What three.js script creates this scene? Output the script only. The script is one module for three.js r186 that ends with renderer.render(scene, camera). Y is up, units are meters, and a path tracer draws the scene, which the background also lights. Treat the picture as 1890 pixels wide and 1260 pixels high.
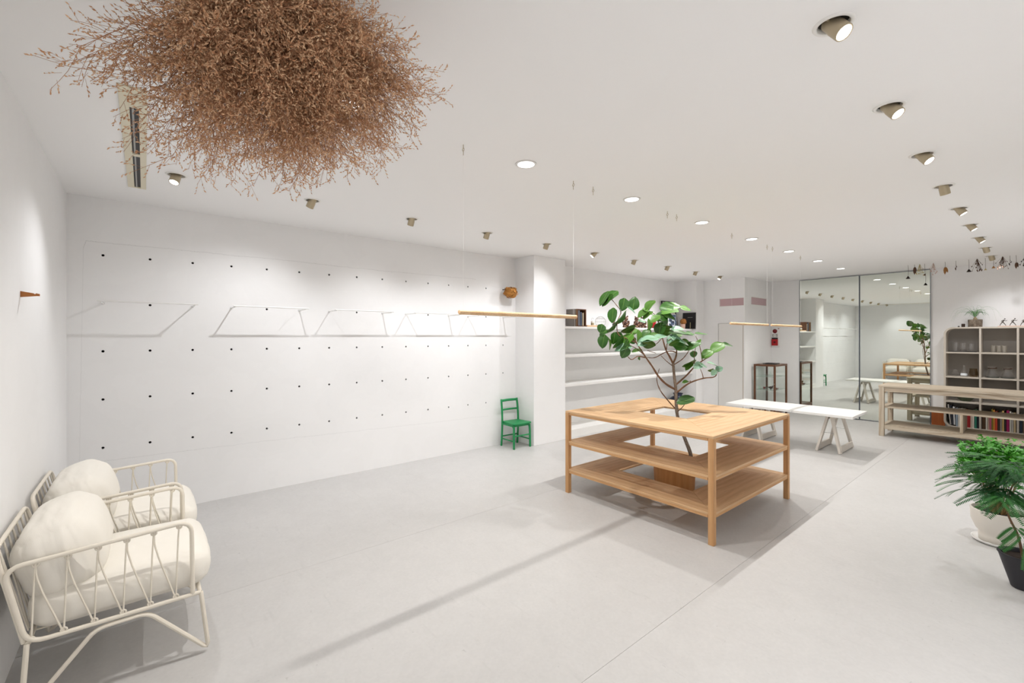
import * as THREE from 'three';
import { RoundedBoxGeometry } from 'three/addons/geometries/RoundedBoxGeometry.js';
import { mergeGeometries, mergeVertices, toCreasedNormals } from 'three/addons/utils/BufferGeometryUtils.js';

/* ------------------------------------------------------------------ camera, exposure */
const scene = new THREE.Scene();
scene.background = new THREE.Color(0x000000);
const EYE = 1.45, TURN = 50.32 * Math.PI / 180;
const camera = new THREE.PerspectiveCamera(2 * Math.atan(630 / 818) * 180 / Math.PI, 1890 / 1260, 0.05, 60);
camera.position.set(0, EYE, 0);
camera.rotation.set(0, TURN, 0);
camera.setViewOffset(1890, 1260, 0, 9, 1890, 1260);          // lens shifted a little, the camera itself is level
camera.updateProjectionMatrix();
scene.add(camera);
const renderer = new THREE.WebGLRenderer({ antialias: true });
renderer.toneMapping = THREE.LinearToneMapping;
renderer.toneMappingExposure = 0.5;
renderer.shadowMap.enabled = true;
renderer.shadowMap.type = THREE.PCFSoftShadowMap;

/* lamp strengths (candela) */
const CD_WALL = 6.0, CD_DOWN = 10.5, CD_RIGHT = 8.0;
const LAMP_COLOR = 0xfbfcff, DOWN_COLOR = 0xfffcf8;

/* room, metres: x runs right along the mirror wall, -z runs along the peg wall away from the camera */
const H = 2.53, XL = -4.71, XR = 0.6, ZN = 0.45, ZF = -9.6;
const XC = -4.33, ZC0 = -3.97, ZC1 = -4.57;                  // column
const ZD0 = -8.1, XD = -4.26, ZD = -8.38, XW = -3.49;         // alcove end, door wall, return wall
const ROW_A = -3.71, ROW_B = -2.08, ROW_C = -0.47;            // three rows of ceiling lamps

/* ------------------------------------------------------------------ helpers */
function rng(seed) { let a = seed >>> 0; return () => { a = (a + 0x6D2B79F5) >>> 0; let t = a; t = Math.imul(t ^ (t >>> 15), t | 1); t ^= t + Math.imul(t ^ (t >>> 7), t | 61); return ((t ^ (t >>> 14)) >>> 0) / 4294967296; }; }
const V = (x, y, z) => new THREE.Vector3(x, y, z);
const used = new Map();
function numbered(n) { const k = used.get(n) || 0; used.set(n, k + 1); return k ? `${n}_${String(k).padStart(3, '0')}` : n; }
function tag(o, label, category, group, kind) {
  o.name = numbered(o.name);
  if (label) o.userData.label = label;
  if (category) o.userData.category = category;
  if (group) o.userData.group = group;
  if (kind) o.userData.kind = kind;
  scene.add(o);
  return o;
}
function thing(name, label, category, pos = [0, 0, 0], turn = 0, group) {
  const g = new THREE.Group(); g.name = name; g.position.set(...pos); g.rotation.y = turn;
  return tag(g, label, category, group);
}
function mesh(name, geo, mat, parent, kind) {
  const m = new THREE.Mesh(Array.isArray(geo) ? merge(geo) : geo, mat);
  m.name = name; m.castShadow = m.receiveShadow = true;
  if (kind) m.userData.kind = kind;
  if (parent) parent.add(m);
  return m;
}
function struct(name, geo, mat) { const m = mesh(name, geo, mat); m.userData.kind = 'structure'; m.name = numbered(name); scene.add(m); return m; }
function merge(list) {
  const clean = list.map((g) => { let k = g.index ? g.toNonIndexed() : g.clone(); for (const a of Object.keys(k.attributes)) if (!['position', 'normal', 'uv'].includes(a)) k.deleteAttribute(a); if (!k.attributes.uv) k.setAttribute('uv', new THREE.BufferAttribute(new Float32Array(k.attributes.position.count * 2), 2)); return k; });
  return mergeGeometries(clean);
}
/* uv in metres from the dominant axis of the normal; grain = axis that texture u follows */
function boxUV(g, grain = 'x', du = 0, dv = 0) {
  const p = g.attributes.position, n = g.attributes.normal, uv = new Float32Array(p.count * 2);
  const gi = 'xyz'.indexOf(grain);
  for (let i = 0; i < p.count; i++) {
    const c = [p.getX(i), p.getY(i), p.getZ(i)], a = [Math.abs(n.getX(i)), Math.abs(n.getY(i)), Math.abs(n.getZ(i))];
    const d = a[0] > a[1] && a[0] > a[2] ? 0 : a[1] > a[2] ? 1 : 2;
    const rest = [0, 1, 2].filter((k) => k !== d);
    const ui = rest.includes(gi) ? gi : rest[0], vi = rest.find((k) => k !== ui);
    uv[2 * i] = c[ui] + du; uv[2 * i + 1] = c[vi] + dv + (d === gi ? 0.37 : 0);
  }
  g.setAttribute('uv', new THREE.BufferAttribute(uv, 2));
  return g;
}
/* a box from its centre, edges eased by r */
function bx(w, h, d, x = 0, y = 0, z = 0, r = 0.002, grain) {
  const g = r > 0 ? new RoundedBoxGeometry(w, h, d, 1, Math.min(r, w / 2.01, h / 2.01, d / 2.01)) : new THREE.BoxGeometry(w, h, d);
  boxUV(g, grain || (w >= h && w >= d ? 'x' : h >= d ? 'y' : 'z'), x * 1.7 + z * 0.31, z * 1.3 + y * 0.77);
  return g.translate(x, y, z);
}
/* a box between two corners */
const bb = (x0, x1, y0, y1, z0, z1, r = 0, grain) => bx(Math.abs(x1 - x0), Math.abs(y1 - y0), Math.abs(z1 - z0), (x0 + x1) / 2, (y0 + y1) / 2, (z0 + z1) / 2, r, grain);
function lathe(pts, seg = 24) { return new THREE.LatheGeometry(pts.map((p) => new THREE.Vector2(Math.max(p[0], 1e-4), p[1])), seg); }
function cyl(r0, r1, h, x = 0, y = 0, z = 0, seg = 16, open = false) { return new THREE.CylinderGeometry(r0, r1, h, seg, 1, open).translate(x, y, z); }
/* a straight round bar from a to b */
function bar(a, b, r, seg = 8, r2 = r) {
  const A = V(...a), B = V(...b), d = B.clone().sub(A), L = d.length();
  const g = new THREE.CylinderGeometry(r2, r, L, seg, 1);
  g.applyQuaternion(new THREE.Quaternion().setFromUnitVectors(V(0, 1, 0), d.normalize()));
  const m = A.add(B).multiplyScalar(0.5);
  return g.translate(m.x, m.y, m.z);
}
/* a square bar from a to b, w across, t the other way; side = direction of w */
function beam(a, b, w, t, side = [0, 0, 1], r = 0.002) {
  const A = V(...a), B = V(...b), y = B.clone().sub(A), L = y.length(); y.normalize();
  const x = V(...side); x.addScaledVector(y, -x.dot(y)).normalize();
  const z = x.clone().cross(y);
  const g = new RoundedBoxGeometry(w, L, t, 1, Math.min(r, w / 2.1, t / 2.1));
  boxUV(g, 'y', a[0] + a[2], a[1]);
  g.applyMatrix4(new THREE.Matrix4().makeBasis(x, y, z));
  const m = A.add(B).multiplyScalar(0.5);
  return g.translate(m.x, m.y, m.z);
}
/* a polyline with rounded corners, as a curve */
function bent(pts, rad = 0.03, closed = false) {
  const P = pts.map((p) => V(...p)), c = new THREE.CurvePath(), n = P.length;
  const corner = (i) => { const a = P[(i - 1 + n) % n], b = P[i], d = P[(i + 1) % n]; const r1 = Math.min(rad, a.distanceTo(b) * 0.48), r2 = Math.min(rad, d.distanceTo(b) * 0.48); return [b.clone().lerp(a, r1 / a.distanceTo(b)), b, b.clone().lerp(d, r2 / d.distanceTo(b))]; };
  let at = closed ? corner(0)[2] : P[0];
  for (let i = 1; i < (closed ? n + 1 : n - 1); i++) {
    const [p, q, s] = corner(i % n);
    c.add(new THREE.LineCurve3(at, p)); c.add(new THREE.QuadraticBezierCurve3(p, q, s)); at = s;
  }
  if (!closed) c.add(new THREE.LineCurve3(at, P[n - 1]));
  return c;
}
/* tube along any curve with its own radius law, capped */
function sweep(curve, n, rad, seg = 8, closed = false) {
  const pts = []; for (let i = 0; i <= n; i++) pts.push(curve.getPoint(i / n));
  const pos = [], uv = [], idx = [];
  let t0 = pts[1].clone().sub(pts[0]).normalize(), nor = Math.abs(t0.y) < 0.9 ? V(0, 1, 0) : V(1, 0, 0);
  nor.addScaledVector(t0, -nor.dot(t0)).normalize();
  let len = 0;
  for (let i = 0; i <= n; i++) {
    const a = pts[Math.max(0, i - 1)], b = pts[Math.min(n, i + 1)], t = b.clone().sub(a).normalize();
    if (t.lengthSq() < 0.5) t.copy(t0);
    nor.addScaledVector(t, -nor.dot(t)).normalize();
    const bi = t.clone().cross(nor), r = typeof rad === 'function' ? rad(i / n) : rad;
    if (i) len += pts[i].distanceTo(pts[i - 1]);
    for (let k = 0; k <= seg; k++) { const f = k / seg * Math.PI * 2, p = pts[i].clone().addScaledVector(nor, Math.cos(f) * r).addScaledVector(bi, Math.sin(f) * r); pos.push(p.x, p.y, p.z); uv.push(len, k / seg * 6.28 * r); }
    t0 = t;
  }
  for (let i = 0; i < n; i++) for (let k = 0; k < seg; k++) { const a = i * (seg + 1) + k, b = a + seg + 1; idx.push(a, a + 1, b, b, a + 1, b + 1); }
  if (!closed) {
    const c0 = pos.length / 3; pos.push(...pts[0].toArray()); uv.push(0, 0);
    for (let k = 0; k < seg; k++) idx.push(c0, k + 1, k);
    const c1 = pos.length / 3; pos.push(...pts[n].toArray()); uv.push(0, 0);
    const o = n * (seg + 1); for (let k = 0; k < seg; k++) idx.push(c1, o + k, o + k + 1);
  }
  const g = new THREE.BufferGeometry();
  g.setAttribute('position', new THREE.Float32BufferAttribute(pos, 3)); g.setAttribute('uv', new THREE.Float32BufferAttribute(uv, 2)); g.setIndex(idx); g.computeVertexNormals();
  return g;
}
const smooth = (pts) => new THREE.CatmullRomCurve3(pts.map((p) => V(...p)));

/* ------------------------------------------------------------------ computed textures */
function noise2(seed) {
  const r = rng(seed), T = new Float32Array(65536); for (let i = 0; i < 65536; i++) T[i] = r();
  const at = (x, y, px, py) => T[((((x % px) + px) % px) * 73 + (((y % py) + py) % py) * 179) & 65535];
  const f = (x, y, px, py) => { const X = Math.floor(x), Y = Math.floor(y); let a = x - X, b = y - Y; a = a * a * (3 - 2 * a); b = b * b * (3 - 2 * b); return (at(X, Y, px, py) * (1 - a) + at(X + 1, Y, px, py) * a) * (1 - b) + (at(X, Y + 1, px, py) * (1 - a) + at(X + 1, Y + 1, px, py) * a) * b; };
  return (u, v, fx, fy, oct = 4) => { let s = 0, w = 0.5, t = 0; for (let o = 0; o < oct; o++) { s += w * f(u * fx, v * fy, fx, fy); t += w; fx *= 2; fy *= 2; w *= 0.5; } return s / t; };
}
function tex(w, h, fn, srgb = true, rx = 1, ry = 1) {
  const d = new Uint8Array(w * h * 4);
  for (let j = 0; j < h; j++) for (let i = 0; i < w; i++) { const c = fn(i / w, j / h), o = (j * w + i) * 4; if (typeof c === 'number') d[o] = d[o + 1] = d[o + 2] = Math.max(0, Math.min(255, c)); else for (let k = 0; k < 3; k++) d[o + k] = Math.max(0, Math.min(255, c[k])); d[o + 3] = 255; }
  const t = new THREE.DataTexture(d, w, h); t.wrapS = t.wrapT = THREE.RepeatWrapping; t.magFilter = THREE.LinearFilter; t.minFilter = THREE.LinearMipmapLinearFilter; t.generateMipmaps = true;
  if (srgb) t.colorSpace = THREE.SRGBColorSpace; t.repeat.set(rx, ry); t.needsUpdate = true;
  return t;
}
const N1 = noise2(11), N2 = noise2(23), N3 = noise2(37);
const mixc = (a, b, t) => [a[0] + (b[0] - a[0]) * t, a[1] + (b[1] - a[1]) * t, a[2] + (b[2] - a[2]) * t];
function woodTex(w, h, base, dark, light, rings, contrast, seedf, rx, ry) {
  return tex(w, h, (u, v) => {
    const warp = seedf(u, v, 2, 3, 3), streak = N2(u, v, 4, 96, 3), fine = N3(u, v, 12, 256, 2);
    const ring = 0.5 + 0.5 * Math.sin((v * rings + warp * 2.2) * 6.283);
    let c = mixc(base, dark, contrast * (0.55 * ring * ring + 0.7 * Math.max(0, streak - 0.45)));
    c = mixc(c, light, 0.35 * Math.max(0, seedf(u, v, 3, 9, 3) - 0.4));
    const f = 1 + (fine - 0.5) * 0.14; return [c[0] * f, c[1] * f, c[2] * f];
  }, true, rx, ry);
}
const T_oak = woodTex(1024, 512, [218, 181, 139], [178, 130, 84], [234, 204, 166], 7, 0.5, N1, 1 / 1.1, 1 / 0.5);
const T_weather = woodTex(1024, 512, [205, 192, 172], [152, 126, 98], [232, 226, 216], 8, 0.7, N2, 1 / 1.3, 1 / 0.45);
const T_walnut = woodTex(512, 256, [112, 72, 46], [70, 42, 25], [138, 94, 62], 8, 0.8, N3, 1 / 0.6, 1 / 0.25);
const T_pine = woodTex(512, 256, [228, 192, 150], [192, 144, 96], [240, 214, 180], 6, 0.6, N1, 1 / 0.6, 1 / 0.25);
const T_wallbump = tex(512, 512, (u, v) => 120 + 70 * (N1(u, v, 6, 6, 5) - 0.5) + 60 * (N2(u, v, 64, 64, 2) - 0.5), false, 1 / 1.6, 1 / 1.6);
const T_wall = tex(512, 512, (u, v) => { const a = 1 + (N2(u, v, 4, 4, 5) - 0.5) * 0.03; return [246 * a, 245 * a, 244 * a]; }, true, 1 / 2.2, 1 / 2.2);
const T_floor = tex(1024, 1024, (u, v) => {
  const big = N1(u, v, 3, 3, 4) - 0.5, mid = N2(u, v, 24, 24, 4) - 0.5, fine = N3(u, v, 200, 200, 2) - 0.5;
  const streak = N2(u, v, 90, 14, 3), sp = N3(u, v, 150, 150, 1);
  let a = 1 + big * 0.03 + mid * 0.025 + fine * 0.03 - Math.max(0, streak - 0.72) * 0.12;
  if (sp > 0.965) a -= (sp - 0.965) * 3;
  return [199 * a, 197 * a, 195 * a];
}, true, 1 / 2.3, 1 / 2.3);
const T_floorrough = tex(512, 512, (u, v) => 150 + 60 * (N1(u, v, 5, 5, 5) - 0.5) + 40 * (N3(u, v, 60, 60, 2) - 0.5), false, 1 / 1.7, 1 / 1.7);
const T_cloth = tex(256, 256, (u, v) => 128 + 60 * Math.sin(u * 6.283 * 48) * Math.sin(v * 6.283 * 48) + 40 * (N2(u, v, 64, 64, 2) - 0.5), false, 1 / 0.1, 1 / 0.1);
const T_bark = tex(256, 256, (u, v) => { const a = N1(u, v, 10, 4, 4), b = N2(u, v, 30, 16, 3); return mixc([150, 138, 126], [96, 78, 62], 0.9 * a * b * 2); }, true, 1 / 0.12, 1 / 0.05);
const T_conc = tex(256, 256, (u, v) => { const a = N2(u, v, 16, 16, 4), b = N3(u, v, 60, 60, 2); return mixc([146, 132, 116], [84, 72, 60], Math.max(0, Math.min(1, a * 1.2 - 0.2 + (b - 0.5) * 0.7))); }, true, 1, 1);

/* ------------------------------------------------------------------ materials */
const std = (o) => new THREE.MeshStandardMaterial({ roughness: 0.7, ...o });
const phy = (o) => new THREE.MeshPhysicalMaterial({ roughness: 0.5, ...o });
const M = {
  wall: std({ map: T_wall, roughness: 0.9, bumpMap: T_wallbump, bumpScale: 0.0012 }),
  ceiling: std({ color: 0xfaf9f8, roughness: 0.95, bumpMap: T_wallbump, bumpScale: 0.0006 }),
  floor: phy({ map: T_floor, roughnessMap: T_floorrough, roughness: 0.72, specularIntensity: 0.8 }),
  seam: std({ color: 0xa8a39a }),
  holeDark: std({ color: 0x1a120c, roughness: 1 }),
  whitePaint: std({ color: 0xf0eeea, roughness: 0.55 }),
  whiteGloss: std({ color: 0xf4f3f0, roughness: 0.35 }),
  washed: std({ color: 0xe4ddd3, roughness: 0.75, map: T_wall }),
  cream: std({ color: 0xe6dfcb, roughness: 0.5 }),
  ivoryMetal: std({ color: 0xe9e1d2, roughness: 0.45 }),
  nickel: std({ color: 0xb9ab90, roughness: 0.38, metalness: 0.45 }),
  steel: std({ color: 0xa9a9a6, roughness: 0.35, metalness: 0.9 }),
  darkMetal: std({ color: 0x3c3b3c, roughness: 0.5, metalness: 0.6 }),
  black: std({ color: 0x1c1b1d, roughness: 0.5 }),
  lampFace: std({ color: 0xffffff, emissive: 0xfffcf8, emissiveIntensity: 12 }),
  oak: std({ map: T_oak, roughness: 0.55 }),
  oakEdge: std({ map: T_oak, color: 0xf3e3cf, roughness: 0.6 }),
  pine: std({ map: T_pine, roughness: 0.55 }),
  weather: std({ map: T_weather, roughness: 0.75 }),
  walnut: std({ map: T_walnut, roughness: 0.45 }),
  board: std({ map: T_pine, color: 0xb06f34, roughness: 0.6 }),
  mirror: std({ color: 0xe6ebe4, metalness: 1, roughness: 0.0 }),
  mirrorEdge: std({ color: 0x6f7884, metalness: 0.7, roughness: 0.35 }),
  glass: phy({ color: 0xffffff, transmission: 1, thickness: 0, roughness: 0.02, ior: 1.45 }),
  glassTint: phy({ color: 0xfbfffd, transmission: 1, thickness: 0, roughness: 0.02, ior: 1.5 }),
  pinkGlass: phy({ color: 0xc9a8ab, roughness: 0.08 }),
  linen: phy({ color: 0xf2ede3, roughness: 0.95, bumpMap: T_cloth, bumpScale: 0.0004, sheen: 0.3 }),
  bark: std({ map: T_bark, roughness: 0.9 }),
  twig: std({ color: 0x7a5a44, roughness: 0.9 }),
  soil: std({ color: 0x2e2119, roughness: 1 }),
  concrete: std({ map: T_conc, roughness: 0.95 }),
  green: std({ color: 0x0f8a4c, roughness: 0.4 }),
  greyCase: std({ color: 0xa09a93, roughness: 0.8 }),
  plyEdge: std({ map: T_wall, color: 0xd6cdc0, roughness: 0.7 }),
};
const LEAF = [0x2a5714, 0x386a20, 0x55842e, 0x7ea58a].map((c) => phy({ color: c, roughness: 0.42, side: THREE.DoubleSide, transmission: 0.08, thickness: 0 }));
const ORD = ['first', 'second', 'third', 'fourth', 'fifth', 'sixth', 'seventh', 'eighth', 'ninth', 'tenth', 'eleventh'];
const turnX = (m, a) => { m.rotation.x = a; return m; };

/* ------------------------------------------------------------------ the room */
{
  const fl = struct('floor', bb(XL - 0.2, XR + 0.2, -0.15, -0.004, ZF - 0.2, ZN + 0.2), M.seam);
  for (const [a, b] of [[-4.71, -2.9707], [-2.9693, -1.2437], [-1.2423, 0.4853], [0.4867, 0.6]]) mesh('vinyl_sheet', bb(a, b, -0.004, 0, ZF, ZN, 0), M.floor, fl);
}
const spotsA = [...Array(10)].map((_, i) => [ROW_A, -0.165 - 0.86 * i]);
const spotsC = [...Array(11)].map((_, i) => [ROW_C, -0.118 - 0.858 * i]);
{
  const s = new THREE.Shape([[XL - 0.2, ZF - 0.2], [XR + 0.2, ZF - 0.2], [XR + 0.2, ZN + 0.2], [XL - 0.2, ZN + 0.2]].map((p) => new THREE.Vector2(...p)));
  for (const [x, z] of [...spotsA, ...spotsC]) { const p = new THREE.Path(); p.absarc(x, z, 0.05, 0, Math.PI * 2, true); s.holes.push(p); }
  const g = new THREE.ExtrudeGeometry(s, { depth: 0.02, bevelEnabled: false, curveSegments: 20 });
  g.rotateX(Math.PI / 2).translate(0, H + 0.02, 0);
  struct('ceiling', [g, bb(XL - 0.2, XR + 0.2, H + 0.13, H + 0.2, ZF - 0.2, ZN + 0.2)], M.ceiling);
}
/* peg wall: a plaster skin with real holes before a solid wall */
const PEG_Y = [2.086, 1.709, 1.335, 0.958, 0.58], PEG_Z = [...Array(15)].map((_, i) => 0.249 - 0.2855 * i);
{
  const s = new THREE.Shape([[-ZN, 0], [-ZC0 + 0.02, 0], [-ZC0 + 0.02, H], [-ZN, H]].map((p) => new THREE.Vector2(...p)));
  const spots = [];
  PEG_Y.forEach((y, r) => PEG_Z.forEach((z, c) => { if (!(r === 4 && c === 14)) spots.push([z, y]); }));
  for (const [z, y] of spots) { const p = new THREE.Path(); p.absarc(-z, y, 0.0095, 0, Math.PI * 2, true); s.holes.push(p); }
  const skin = new THREE.ExtrudeGeometry(s, { depth: 0.03, bevelEnabled: false, curveSegments: 10 });
  skin.rotateY(Math.PI / 2).translate(XL - 0.03, 0, 0);
  /* hairline cracks in the plaster round the pegged field, drawn where they run */
  const W = 2048, Hh = 1024, LX = 4.44, crack = new Float32Array(W * Hh);
  const r = rng(5);
  const line = (pts, a) => { for (let i = 0; i + 1 < pts.length; i++) { const [x0, y0] = pts[i], [x1, y1] = pts[i + 1], n = Math.ceil(Math.hypot(x1 - x0, y1 - y0) * 900); let w = 0; for (let k = 0; k <= n; k++) { w += (r() - 0.5) * 0.0012; w *= 0.985; const x = x0 + (x1 - x0) * k / n, y = y0 + (y1 - y0) * k / n + w, px = Math.round((x + ZN) / LX * W), py = Math.round(y / H * Hh); if (px >= 0 && px < W && py >= 0 && py < Hh) crack[py * W + px] = Math.max(crack[py * W + px], a * (0.35 + 0.65 * N1(k / 900, 0.3, 5, 5, 3))); } } };
  line([[-0.36, 2.13], [-0.345, 2.185], [0.4, 2.188], [1.2, 2.187], [1.95, 2.18], [3.3, 2.19]], 0.55);
  line([[-0.36, 2.13], [-0.37, 1.4], [-0.382, 0.49]], 0.28);
  line([[-0.385, 0.475], [0.2, 0.472], [1.2, 0.455], [2.1, 0.43], [3.5, 0.40]], 0.35);
  line([[3.55, 2.12], [3.75, 2.11]], 0.3);
  const map = tex(W, Hh, (u, v) => { const a = (1 + (N2(u, v, 8, 5, 5) - 0.5) * 0.035) * (1 - 0.3 * crack[Math.min(Hh - 1, Math.floor(v * Hh + 1e-6)) * W + Math.min(W - 1, Math.floor(u * W + 1e-6))]); return [246 * a, 245 * a, 244 * a]; }, true, 1 / LX, 1 / H);
  map.offset.set(ZN / LX, 0);
  const bump = T_wallbump;
  const w = struct('wall_left', skin, std({ map, roughness: 0.9, bumpMap: bump, bumpScale: 0.0012 }));
  mesh('wall_core', bb(XL - 0.2, XL - 0.03, 0, H, ZC0, ZN), M.wall, w);
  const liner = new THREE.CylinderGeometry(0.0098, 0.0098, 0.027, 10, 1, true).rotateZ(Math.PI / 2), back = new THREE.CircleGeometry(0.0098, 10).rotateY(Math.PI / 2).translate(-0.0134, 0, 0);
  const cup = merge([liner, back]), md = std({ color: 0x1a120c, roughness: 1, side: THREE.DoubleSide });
  for (const [z, y] of spots) mesh('peg_hole', cup, md, w).position.set(XL - 0.015, y, z);
}
struct('column', bb(XL - 0.2, XC, 0, H, ZC1, ZC0, 0.004), M.wall);
struct('wall_alcove', bb(XL - 0.2, XL, 0, H, ZD0, ZC1), M.wall);
/* door wall with its opening and the transom light above */
const DOOR = [-3.975, -3.515, 0, 1.70], TR1 = [-3.955, -3.505, 2.015, 2.165];
struct('wall_door', [
  bb(XL - 0.2, XD, 0, H, ZD, ZD0), bb(XD, DOOR[0], 0, H, ZD - 0.12, ZD), bb(DOOR[1], XW, 0, TR1[2], ZD - 0.12, ZD),
  bb(DOOR[0], DOOR[1], DOOR[3], TR1[2], ZD - 0.12, ZD), bb(DOOR[0], XW, TR1[3], H, ZD - 0.12, ZD), bb(DOOR[0], TR1[0], TR1[2], TR1[3], ZD - 0.12, ZD), bb(TR1[1], XW, TR1[2], TR1[3], ZD - 0.12, ZD),
], M.wall);
{
  const d = struct('door_1', bb(DOOR[0] + 0.006, DOOR[1] - 0.01, 0.006, DOOR[3] - 0.006, ZD - 0.045, ZD - 0.004, 0.002), M.whitePaint);
  mesh('door_edge', bb(DOOR[1] - 0.009, DOOR[1] - 0.001, 0.006, DOOR[3] - 0.006, ZD - 0.04, ZD - 0.002, 0), std({ color: 0xa08a6c }), d);
  mesh('backing', bb(DOOR[0], DOOR[1], 0, DOOR[3], ZD - 0.12, ZD - 0.05), std({ color: 0x8f877c }), d);
}
{
  const w = struct('window_1', bb(TR1[0], TR1[1], TR1[2], TR1[3], ZD - 0.05, ZD - 0.018), M.pinkGlass);
  mesh('window_frame', [bb(TR1[0], TR1[1], TR1[2], TR1[2] + 0.008, ZD - 0.06, ZD - 0.006), bb(TR1[0], TR1[1], TR1[3] - 0.008, TR1[3], ZD - 0.06, ZD - 0.006), bb(TR1[0], TR1[0] + 0.008, TR1[2], TR1[3], ZD - 0.06, ZD - 0.006), bb(TR1[1] - 0.008, TR1[1], TR1[2], TR1[3], ZD - 0.06, ZD - 0.006)], M.whitePaint, w);
}
/* return wall with the second transom light */
const TR2 = [-9.39, -8.66, 2.045, 2.195];
struct('wall_return', [
  bb(XW - 0.12, XW, 0, TR2[2], ZF, ZD - 0.12), bb(XW - 0.12, XW, TR2[3], H, ZF, ZD - 0.12), bb(XW - 0.12, XW, TR2[2], TR2[3], TR2[1], ZD - 0.12), bb(XW - 0.12, XW, TR2[2], TR2[3], ZF, TR2[0]),
], M.wall);
{
  const w = struct('window_2', bb(XW - 0.05, XW - 0.018, TR2[2], TR2[3], TR2[0], TR2[1]), M.pinkGlass);
  mesh('window_frame', [bb(XW - 0.06, XW - 0.006, TR2[2], TR2[2] + 0.008, TR2[0], TR2[1]), bb(XW - 0.06, XW - 0.006, TR2[3] - 0.008, TR2[3], TR2[0], TR2[1]), bb(XW - 0.06, XW - 0.006, TR2[2], TR2[3], TR2[0], TR2[0] + 0.008), bb(XW - 0.06, XW - 0.006, TR2[2], TR2[3], TR2[1] - 0.008, TR2[1])], M.whitePaint, w);
}
struct('wall_back', bb(XL - 0.2, XR + 0.2, 0, H, ZF - 0.2, ZF), M.wall);
struct('wall_front', bb(XL - 0.2, XR + 0.2, 0, H, ZN, ZN + 0.2), M.wall);
struct('wall_right', bb(XR, XR + 0.2, 0, H, ZF, ZN), M.wall);

/* ------------------------------------------------------------------ lamps */
function spotLamp([x, z], target, cd, label, group) {
  const t = thing('ceiling_spotlight', label, 'spotlight', [x, H, z], 0, group);
  mesh('rim', lathe([[0.047, 0.012], [0.047, -0.003], [0.05, -0.006], [0.059, -0.005], [0.062, -0.0005], [0.062, 0]], 32), M.whitePaint, t);
  mesh('can', lathe([[0.0485, 0.0], [0.0485, 0.1], [0, 0.1]], 20), std({ color: 0x6f6a62, side: THREE.DoubleSide }), t);
  const d = V(target[0] - x, target[1] - H, target[2] - z).normalize();
  const head = mesh('lamp_head', lathe([[0, -0.03], [0.022, -0.03], [0.0275, -0.022], [0.0275, 0.012], [0.029, 0.014], [0.029, 0.058], [0.0275, 0.0605], [0.0255, 0.0605], [0.0245, 0.055], [0.0, 0.055]], 24), M.nickel, t);
  head.quaternion.setFromUnitVectors(V(0, 1, 0), d); head.position.set(0, -0.004, 0);
  mesh('lamp_lens', new THREE.CylinderGeometry(0.0242, 0.0242, 0.002, 24).translate(0, 0.0575, 0), M.lampFace, head);
  const pin = mesh('pivot', [cyl(0.004, 0.004, 0.1, 0, 0, 0, 8).rotateX(Math.PI / 2)], M.nickel, t); pin.rotation.y = Math.atan2(d.x, d.z) + Math.PI / 2; pin.position.y = 0.006;
  const L = new THREE.SpotLight(LAMP_COLOR, cd, 0, 0.9, 1, 2);
  L.position.set(d.x * 0.088, -0.004 + d.y * 0.088, d.z * 0.088); L.target.position.set(d.x * 2, d.y * 2, d.z * 2);
  L.castShadow = true; L.shadow.radius = 0.5; L.shadow.mapSize.set(512, 512); L.shadow.bias = -0.001;
  t.add(L); t.add(L.target);
  return t;
}
spotsA.forEach((p, i) => {
  let tg = [XL, 0.55, p[1]];
  if (i === 0) tg = [-2.9, 0.2, ZN];
  if (i === 1) tg = [XL, 0.8, p[1] + 0.5];
  if (i === 5) tg = [XL, 0.5, -3.0];
  if (i === 9) tg = [-4.2, 0.7, -6.9];
  spotLamp(p, tg, i === 0 ? CD_WALL * 0.75 : i === 5 ? CD_WALL * 0.7 : CD_WALL, `tilting recessed spotlight above the peg wall side, ${ORD[i]} counted from the left wall`, 'spotlights along the peg wall');
});
spotsC.forEach((p, i) => {
  let tg = [XR, 0.75, p[1]];
  if (i === 2 || i === 3 || i === 4) tg = [XR, 1.0, p[1] + 0.35];
  if (i === 5) tg = [-0.1, 0, p[1] - 0.9];
  if (i >= 9) tg = [-0.05, 0.7, ZF + (i === 9 ? 0.6 : 0)];
  spotLamp(p, tg, i >= 9 ? CD_RIGHT * 0.55 : CD_RIGHT, `tilting recessed spotlight of the right ceiling row, ${ORD[10 - i]} counted from the mirror wall`, 'spotlights along the right side');
});
for (let i = 0; i < 8; i++) {
  const z = -0.729 - 1.11 * i;
  const t = thing('ceiling_downlight', `flush round white downlight in the middle ceiling row, ${ORD[7 - i]} counted from the mirror wall`, 'downlight', [ROW_B, H, z], 0, 'round downlights in the middle row');
  mesh('trim_ring', lathe([[0.05, -0.002], [0.055, -0.006], [0.064, -0.005], [0.067, 0], [0.05, 0]], 36), M.whitePaint, t);
  mesh('lamp_lens', cyl(0.053, 0.053, 0.003, 0, -0.0025, 0, 36), M.lampFace, t);
  const L = new THREE.SpotLight(DOWN_COLOR, CD_DOWN, 0, 1.22, 1, 2);
  L.position.set(0, -0.03, 0); L.target.position.set(0, -2, 0); L.castShadow = true; L.shadow.radius = 0.6; L.shadow.mapSize.set(512, 512); L.shadow.bias = -0.001;
  t.add(L); t.add(L.target);
}
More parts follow.
